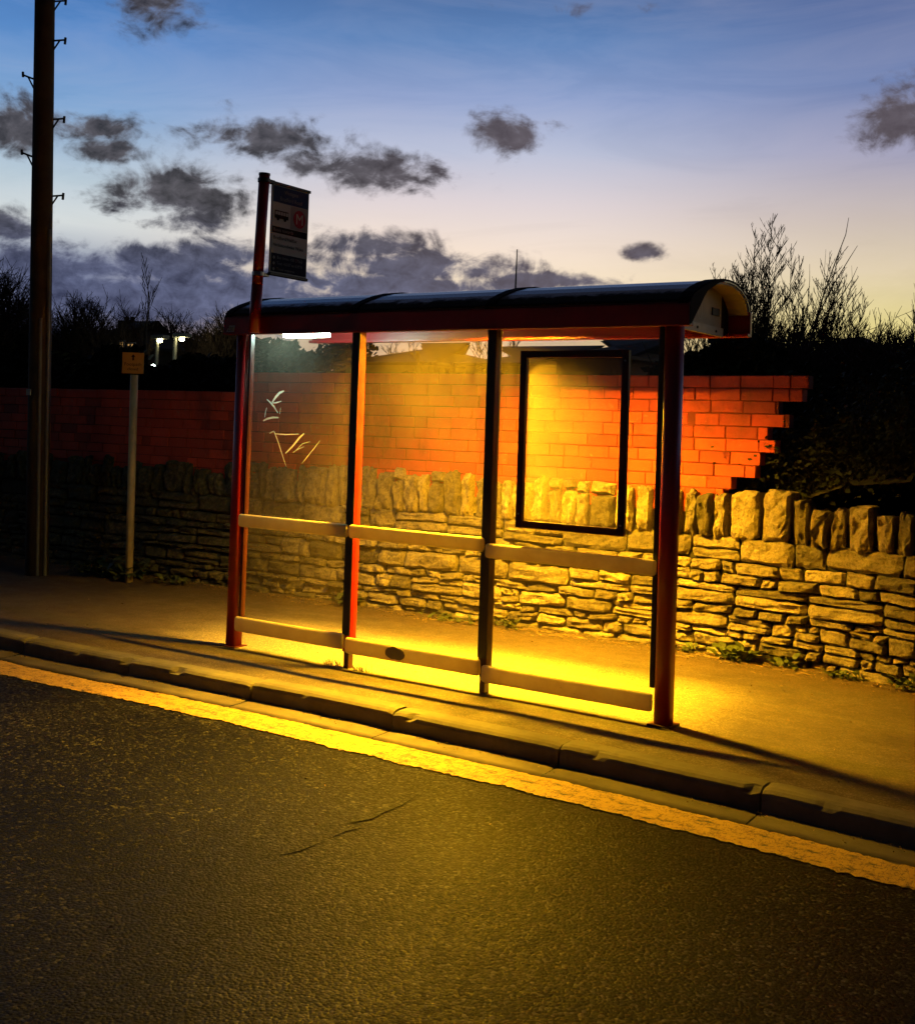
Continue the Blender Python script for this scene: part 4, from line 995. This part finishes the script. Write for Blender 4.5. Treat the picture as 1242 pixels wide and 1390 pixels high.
# long arching shoots of a shrub on the bank
sh2 = thing('arching_shrub', (at(1098,470,7).x, 7, 1.4), 'bare shrub on the bank throwing up a few long curved shoots against the yellow sky', 'shrub')
for pts, r in (([(1098,470),(1106,440),(1118,400),(1135,352),(1148,318),(1152,295)], .011), ([(1098,470),(1112,425),(1132,385),(1152,352),(1164,333)], .010), ([(1098,450),(1120,426),(1142,402),(1156,380),(1164,362)], .009), ([(1092,470),(1108,430),(1118,385),(1121,338)], .006), ([(1100,465),(1128,440),(1150,405),(1157,385),(1156,360)], .005), ([(1090,460),(1096,420),(1099,380),(1099,358)], .006)):
    q = MB(); w_ = [at(x_, y_, 7 + .03*i) for i, (x_, y_) in enumerate(pts)]
    q.tube(w_, [r*(1 - .75*i/(len(w_)-1)) for i in range(len(w_))], 5, False); q.build('shoot', m_twig, sh2, fixn=False, smooth=True)
# scrub along the skyline
rr2 = random.Random(77)
for i, (px, py, Y, h_, lb_) in enumerate([(1128,470,12,1.35,'thin bare sapling in the skyline scrub just right of the curved shoots'), (1160,470,12,1.25,'bare sapling in the skyline scrub above the middle of the dark bank'), (1195,470,10,1.1,'bare twiggy sapling at the right, left of the tallest edge sapling'), (1215,470,9.5,1.45,'tall dark bare sapling near the right edge above the bank'), (1238,470,9,1.25,'bare sapling cut by the right edge of the view'), (1075,480,9,1.3,'low twiggy bush under the large bare tree'), (1110,480,9,1.2,'low twiggy bush under the curved shoots'), (1028,490,9,1.4,'low twiggy bush between the shelter roof end and the large bare tree')]):
    a = at(px, py+12, Y); bare_tree((a.x, Y, a.z - .3), h_*.62, lb_, 4, .45, 2, 100+i, .012, .9, .8, name='bare_sapling', cat='sapling', group='bare saplings along the skyline', first=.2, twig=.0045)
hedge('scrub', at(1015,470,14).x, at(1300,470,14).x, 13.6, 15.5, 1.2, lambda x: 2.38 + .10*math.sin(x*1.7) + .10*math.sin(x*5), 7000, 'dark line of scrub along the skyline behind the bank on the right', 'scrub', .03, .08, seed=8)

q = MB(); r3 = random.Random(404)
for i in range(900):
    px_i = r3.uniform(1000, 1300); Y_ = r3.uniform(7.5, 13); py_i = 466 + 7*math.sin(px_i*.045) + r3.gauss(0, 9) - (16 if r3.random() < .1 else 0)
    tp_ = at(px_i, py_i, Y_); b_ = Vector((tp_.x + r3.gauss(0,.18), Y_ + r3.gauss(0,.1), tp_.z - r3.uniform(.5,.9))); m_ = b_.lerp(tp_, .55) + Vector((r3.gauss(0,.06), 0, 0))
    q.tube([b_, m_, tp_], [.008,.006,.003], 3, False)
    for k in range(4):
        o_ = b_.lerp(tp_, r3.uniform(.3,.9)); q.tube([o_, o_ + Vector((r3.gauss(0,.12), r3.gauss(0,.1), r3.uniform(.05,.22)))], [.0045,.003], 3, False)
tag(q.build('undergrowth', m_twig, fixn=False), 'haze of thin bare twigs along the top of the dark bank on the right', 'undergrowth', kind='stuff')
# hill on the horizon
q = MB(); vs = []; fs = []
A0 = at(980,440,900); A1 = at(1400,440,900); n_ = 40
for i in range(n_+1):
    u_ = i/n_; xx = A0.x + (A1.x - A0.x)*u_; zt = 62 + 18*math.exp(-((u_-.44)/.08)**2) + 8*math.exp(-((u_-.58)/.1)**2) + 2*noise.noise((u_*9,0,0))
    vs += [(xx, 860, -5), (xx, 900, zt*.96), (xx, 940, zt), (xx, 1100, zt*.8), (xx, 1500, -5)]
for i in range(n_):
    for j in range(4): fs.append((i*5+j, (i+1)*5+j, (i+1)*5+j+1, i*5+j+1))
q.add(vs, fs); struct(q.build('hill', m_hill, smooth=True))

# ------------------------------------------------------------------ houses
m_lit = emit('lit_window', (1.0,0.55,0.16,1), 0.55); m_lit2 = emit('lit_window_cool', (0.75,0.9,1.0,1), 0.9)
m_dkglass = mat('dark_window', (0.01,0.011,0.014,1), None, 0.1)
def house(x0, x1, Y, dep, ze, zr, label, hip=0.0, wins=(), chim=None):
    root = thing('house', ((x0+x1)/2, Y+dep/2, g0), label, 'house')
    q = MB(); q.box((x0,Y,g0),(x1,Y+dep,ze))
    if not hip:
        q.add([(x0,Y,ze),(x0,Y+dep,ze),(x0,Y+dep/2,zr-.12)], [(0,1,2)]); q.add([(x1,Y,ze),(x1,Y+dep,ze),(x1,Y+dep/2,zr-.12)], [(0,1,2)])
    q.build('wall', m_house, root)
    o_ = .3; yc = Y+dep/2; hx = hip
    A = [(x0-o_,Y-o_,ze-.05),(x1+o_,Y-o_,ze-.05),(x1+o_,Y+dep+o_,ze-.05),(x0-o_,Y+dep+o_,ze-.05),(x0-o_+hx,yc,zr),(x1+o_-hx,yc,zr)]
    B = [(a_[0],a_[1],a_[2]+.10) for a_ in A]
    q = MB(); q.add(A+B, [(0,1,5,4),(2,3,4,5),(1,2,5),(3,0,4),(6,10,11,7),(8,11,10,9),(7,11,8),(9,10,6),(0,6,7,1),(1,7,8,2),(2,8,9,3),(3,9,6,0)])
    rf = q.build('roof', m_tiles, root, fixn=True)
    if chim is not None:
        q = MB(); q.box((chim-.35,yc-.3,zr-.6),(chim+.35,yc+.3,zr+.12)); q.tube([(chim-.15,yc,zr+.12),(chim-.15,yc,zr+.28)],.09,8); q.tube([(chim+.15,yc,zr+.12),(chim+.15,yc,zr+.28)],.09,8); q.build('chimney', m_house, rf)
    for (wx, wz, ww, wh, lit) in wins:
        q = MB(); q.box((wx-.06,Y-.05,wz-.06),(wx+ww+.06,Y-.005,wz)); q.box((wx-.06,Y-.05,wz+wh),(wx+ww+.06,Y-.005,wz+wh+.06)); q.box((wx-.06,Y-.05,wz),(wx,Y-.005,wz+wh)); q.box((wx+ww,Y-.05,wz),(wx+ww+.06,Y-.005,wz+wh)); q.box((wx+ww/2-.025,Y-.045,wz),(wx+ww/2+.025,Y-.005,wz+wh))
        wn = q.build('window', m_frame, root); q = MB(); q.box((wx,Y-.028,wz),(wx+ww,Y-.008,wz+wh)); q.build('pane', (m_dkglass, m_lit, m_lit2)[lit], wn)
    return root
P = lambda x_, y_, Y: at(x_, y_, Y)
# two houses seen through the middle panes
a, c = P(470,490,26), P(583,492,26); zr = P(520,468,29).z; house(a.x, c.x, 26, 7, P(583,494,26).z, zr, 'dark gabled house seen through the middle pane on its left side', 3.2, [(a.x+(c.x-a.x)*.45,1.2,1.6,1.1,0),(a.x+(c.x-a.x)*.9,1.2,1.2,1.1,0)])
a, c = P(632,494,26), P(716,494,26); zr = P(668,474,29.5).z; house(a.x, c.x, 26, 7, P(640,495,26).z, zr, 'dark hip-roofed house straddling the second mullion of the shelter', 3.6, [(a.x+.8,1.2,1.3,1.1,0)])
a, c = P(755,494,27), P(850,494,27); house(a.x, c.x, 27, 7, P(800,486,27).z, P(800,461,30).z, 'dark house hidden behind the poster case of the shelter', 3.0, [(a.x+1.2,1.2,1.3,1.1,0)])
# houses far left
a, c = P(128,470,24), P(186,470,24); house(a.x, c.x, 22, 7, P(160,466,22).z, P(158,440,25.5).z, 'dark house with a lit porch behind the yellow sign', 2.2, [(P(163,480,22).x,P(163,480,22).z,.20,.42,1),(P(174,480,22).x,P(174,480,22).z,.34,.34,1)], chim=P(176,440,25.5).x)
a, c = P(-30,470,22), P(60,470,22); house(a.x, c.x, 20, 7, P(20,478,20).z, P(20,462,23).z, 'dark house with small lit windows left of the telegraph pole', 2.5, [(P(14,503,20).x,P(14,503,20).z,.28,.62,2),(P(24,500,20).x,P(24,500,20).z,.5,.7,1)])
# ------------------------------------------------------------------ street lamps far left
m_lampw = emit('street_lamp_glow', (1.0,0.86,0.42,1), 90)
m_lampc = emit('cool_lamp_glow', (0.8,1.0,0.85,1), 30)
def street_lamp(hx_, hy_, px_, Y, label, arm):
    h_ = P(hx_, hy_, Y); b_ = P(px_, hy_, Y); root = thing('street_lamp', (b_.x, Y, g0), label, 'street lamp', 'street lamps far left')
    q = MB(); q.tube([(b_.x,Y,g0-.02),(b_.x,Y,1.0)],.09,10); q.tube([(b_.x,Y,1.0),(b_.x,Y,h_.z+.10)],.06,10); q.build('column', m_galv, root)
    q = MB(); q.tube([(b_.x,Y,h_.z+.08),((b_.x+h_.x)/2,Y,h_.z+.2),(h_.x,Y,h_.z+.18)],.035,8); q.build('arm', m_galv, root)
    q = MB(); q.box((h_.x-.3,Y-.14,h_.z+.10),(h_.x+.3,Y+.14,h_.z+.22)); hd = q.build('lantern', m_galv, root, bevel=.03)
    q = MB(); q.tube([(h_.x-.09,Y,h_.z+.04),(h_.x-.06,Y,h_.z+.04),(h_.x+.06,Y,h_.z+.04),(h_.x+.09,Y,h_.z+.04)],[.03,.05,.05,.03],10); q.build('lens', m_lampw, hd)
street_lamp(217,464,213.5,20,'left street lamp of the lit pair in the distance, shorter arm',1)
street_lamp(247,462,238,20,'right street lamp of the lit pair in the distance, brighter and taller',1)
for px, py, r_, lb_ in ((260,501,.11,'small bright white lamp low between the dark trees, right of the street lamps'), (208,497,.06,'small dim lamp low behind the sign post')):
    c_ = P(px, py, 19); root = thing('garden_lamp', (c_.x, 19, g0), lb_, 'lamp')
    q = MB(); q.tube([(c_.x,19,g0-.02),(c_.x,19,c_.z-.05)],.03,8); q.build('stem', m_black, root)
    q = MB(); q.tube([(c_.x,19,c_.z-r_),(c_.x,19,c_.z-r_*.6),(c_.x,19,c_.z+r_*.6),(c_.x,19,c_.z+r_)],[r_*.4,r_,r_,r_*.4],10); q.build('globe', m_lampc, root)
# trees far left
def far_tree(px, pt, Y, label, stems, seed, spread=.75, depth=5, dense=1.0, r0=.16, upw=.35, first=.3, twig=.012):
    a = P(px, pt, Y); return bare_tree((a.x, Y, g0), (a.z - g0)*.8, label, stems, spread, depth, seed, r0, upw, dense, first=first, twig=twig)
def dome_tree(px, Y, ptop, half, label, seed, nl=26, nt=34, tw=.013, squash=.75):
    """round-headed bare tree: limbs fan out to a dome and carry a haze of fine twigs"""
    rr = random.Random(seed); c = P(px, ptop, Y); R = abs(P(px + half, ptop, Y).x - c.x)*.72; H = c.z - g0; root = thing('bare_tree', (c.x, Y, g0), label, 'tree')
    tk = MB(); cr = MB(); fork = Vector((c.x, Y, g0 + max(.5, H*.30))); top = H - (fork.z - g0)
    tk.tube([Vector((c.x, Y, g0-.1)), fork.lerp(Vector((c.x, Y, g0)), .5), fork + V*.15], [H*.035, H*.028, H*.024], 8)
    for k in range(nl):
        a_ = 2*PI*k*.618; rad = math.sqrt((k + .5)/nl); tgt = fork + Vector((math.cos(a_)*rad*R, math.sin(a_)*rad*R, top*(math.sqrt(max(0, 1 - rad*rad*.85)))*rr.uniform(.9, 1.02)))
        mid_ = fork.lerp(tgt, .5) + Vector((math.cos(a_), math.sin(a_), 0))*R*.10 + V*.08*top
        pts = [fork.lerp(mid_, u_/4)*(1-u_/4) + (fork.lerp(mid_, u_/4))*(u_/4) for u_ in range(4)] + [mid_.lerp(tgt, u_/4) for u_ in range(5)]
        pts = [p_ + Vector((rr.gauss(0,.02), rr.gauss(0,.02), rr.gauss(0,.02)))*H*.3 if 0 < i < 8 else p_ for i, p_ in enumerate(pts)]
        tk.tube(pts, [H*.012*(1 - .8*i/8) for i in range(9)], 5, False)
        for j in range(nt):
            t_ = .25 + .75*rr.random(); i = min(7, int(t_*8)); p_ = pts[i].lerp(pts[i+1], t_*8 - i); d = (pts[i+1] - pts[i]).normalized()
            az_ = rr.uniform(0, 2*PI); e = (d*.6 + Vector((math.cos(az_), math.sin(az_), rr.uniform(-.1,.7)))*.7).normalized(); L_ = H*rr.uniform(.07,.17)
            m_ = p_ + e*L_*.5; q_ = m_ + (e + V*.25).normalized()*L_*.5; cr.tube([p_, m_, q_], [tw, tw*.8, tw*.5], 3, False)
            for _ in range(4):
                b0 = p_.lerp(q_, rr.uniform(.3, 1)); e2 = (e + Vector((rr.gauss(0,.6), rr.gauss(0,.6), rr.gauss(.15,.5)))).normalized(); cr.tube([b0, b0 + e2*L_*rr.uniform(.3,.6)], [tw*.7, tw*.45], 3, False)
    tk.build('trunk', m_bark, root, fixn=False, smooth=True); cr.build('crown', m_twig, root, fixn=False)
dome_tree(112, 19, 411, 48, 'round-crowned bare tree right of the telegraph pole on the skyline', 31, 34, 40)
dome_tree(0, 17, 372, 52, 'big bare tree at the left edge beyond the telegraph pole', 32, 34, 40)
dome_tree(48, 21, 425, 30, 'smaller bare tree just left of the telegraph pole', 33)
far_tree(199,376,21,'slender bare tree with a single tall leader between the round tree and the street lamps',1,34,.4,3,1.0,.09,.8)
dome_tree(170, 23, 428, 34, 'bare tree with a low broad crown behind the dark house roof', 38, 22, 24)
dome_tree(238, 27, 436, 24, 'twiggy tree lit yellow behind the street lamps', 35)
dome_tree(272, 24, 446, 24, 'low dark bare tree right of the street lamps', 36)
dome_tree(306, 23, 438, 28, 'dark bare tree half hidden by the left end of the shelter', 37)
far_tree(604,488,24,'small bare tree seen through the middle pane between the two houses',3,41,.6,4,.9,.05,.6,twig=.008)
far_tree(560,462,33,'bare tree behind the left house seen through the middle pane',3,42,.6,4,.9,.08,.6,twig=.01)
far_tree(655,462,34,'bare tree behind the hip-roofed house seen through the glass',3,43,.6,4,.9,.08,.6,twig=.01)
def farhedge(x0p, x1p, Y, ytop, label, seed, n=5000):
    zt = P((x0p+x1p)/2, ytop, Y).z
    hedge('dark_hedge', P(x0p,ytop,Y).x, P(x1p,ytop,Y).x, Y, Y+1.5, -.1, lambda x: zt + .35*math.sin(x*.9) + .2*math.sin(x*2.3), n, label, 'hedge', .09, .2, seed)
farhedge(-60, 150, 16, 478, 'dark garden hedge far left below the lit house window', 61, 7000)
farhedge(150, 350, 17, 503, 'dark garden hedge below the pair of street lamps', 62, 7000)
farhedge(255, 480, 26, 462, 'tall dark hedge behind the left pane of the shelter', 63, 8000)
farhedge(575, 650, 24, 504, 'low hedge between the two houses seen through the middle pane', 64, 2500)
# slim mast behind the shelter roof
ms = thing('radio_mast', (at(700,400,30).x, 30, g0), 'very thin mast standing on the skyline above the middle of the shelter roof', 'mast')
t0 = at(699.5,396,30); t1 = at(702,338,30); q = MB(); q.tube([(t0.x,30,g0),(t0.x,30,t0.z),(t1.x,30,t1.z)],[.05,.035,.018],8); q.build('mast_tube', m_galv, ms)

# ------------------------------------------------------------------ render settings
S.view_settings.view_transform = 'Standard'; S.view_settings.look = 'None'; S.view_settings.exposure = 0.0; S.view_settings.gamma = 1.0
S.view_settings.use_curve_mapping = False
S.cycles.use_denoising = True
S.cycles.max_bounces = 8; S.cycles.diffuse_bounces = 4; S.cycles.glossy_bounces = 3; S.cycles.transparent_max_bounces = 16
S.cycles.sample_clamp_indirect = 3.0
S.cycles.caustics_reflective = False; S.cycles.caustics_refractive = False
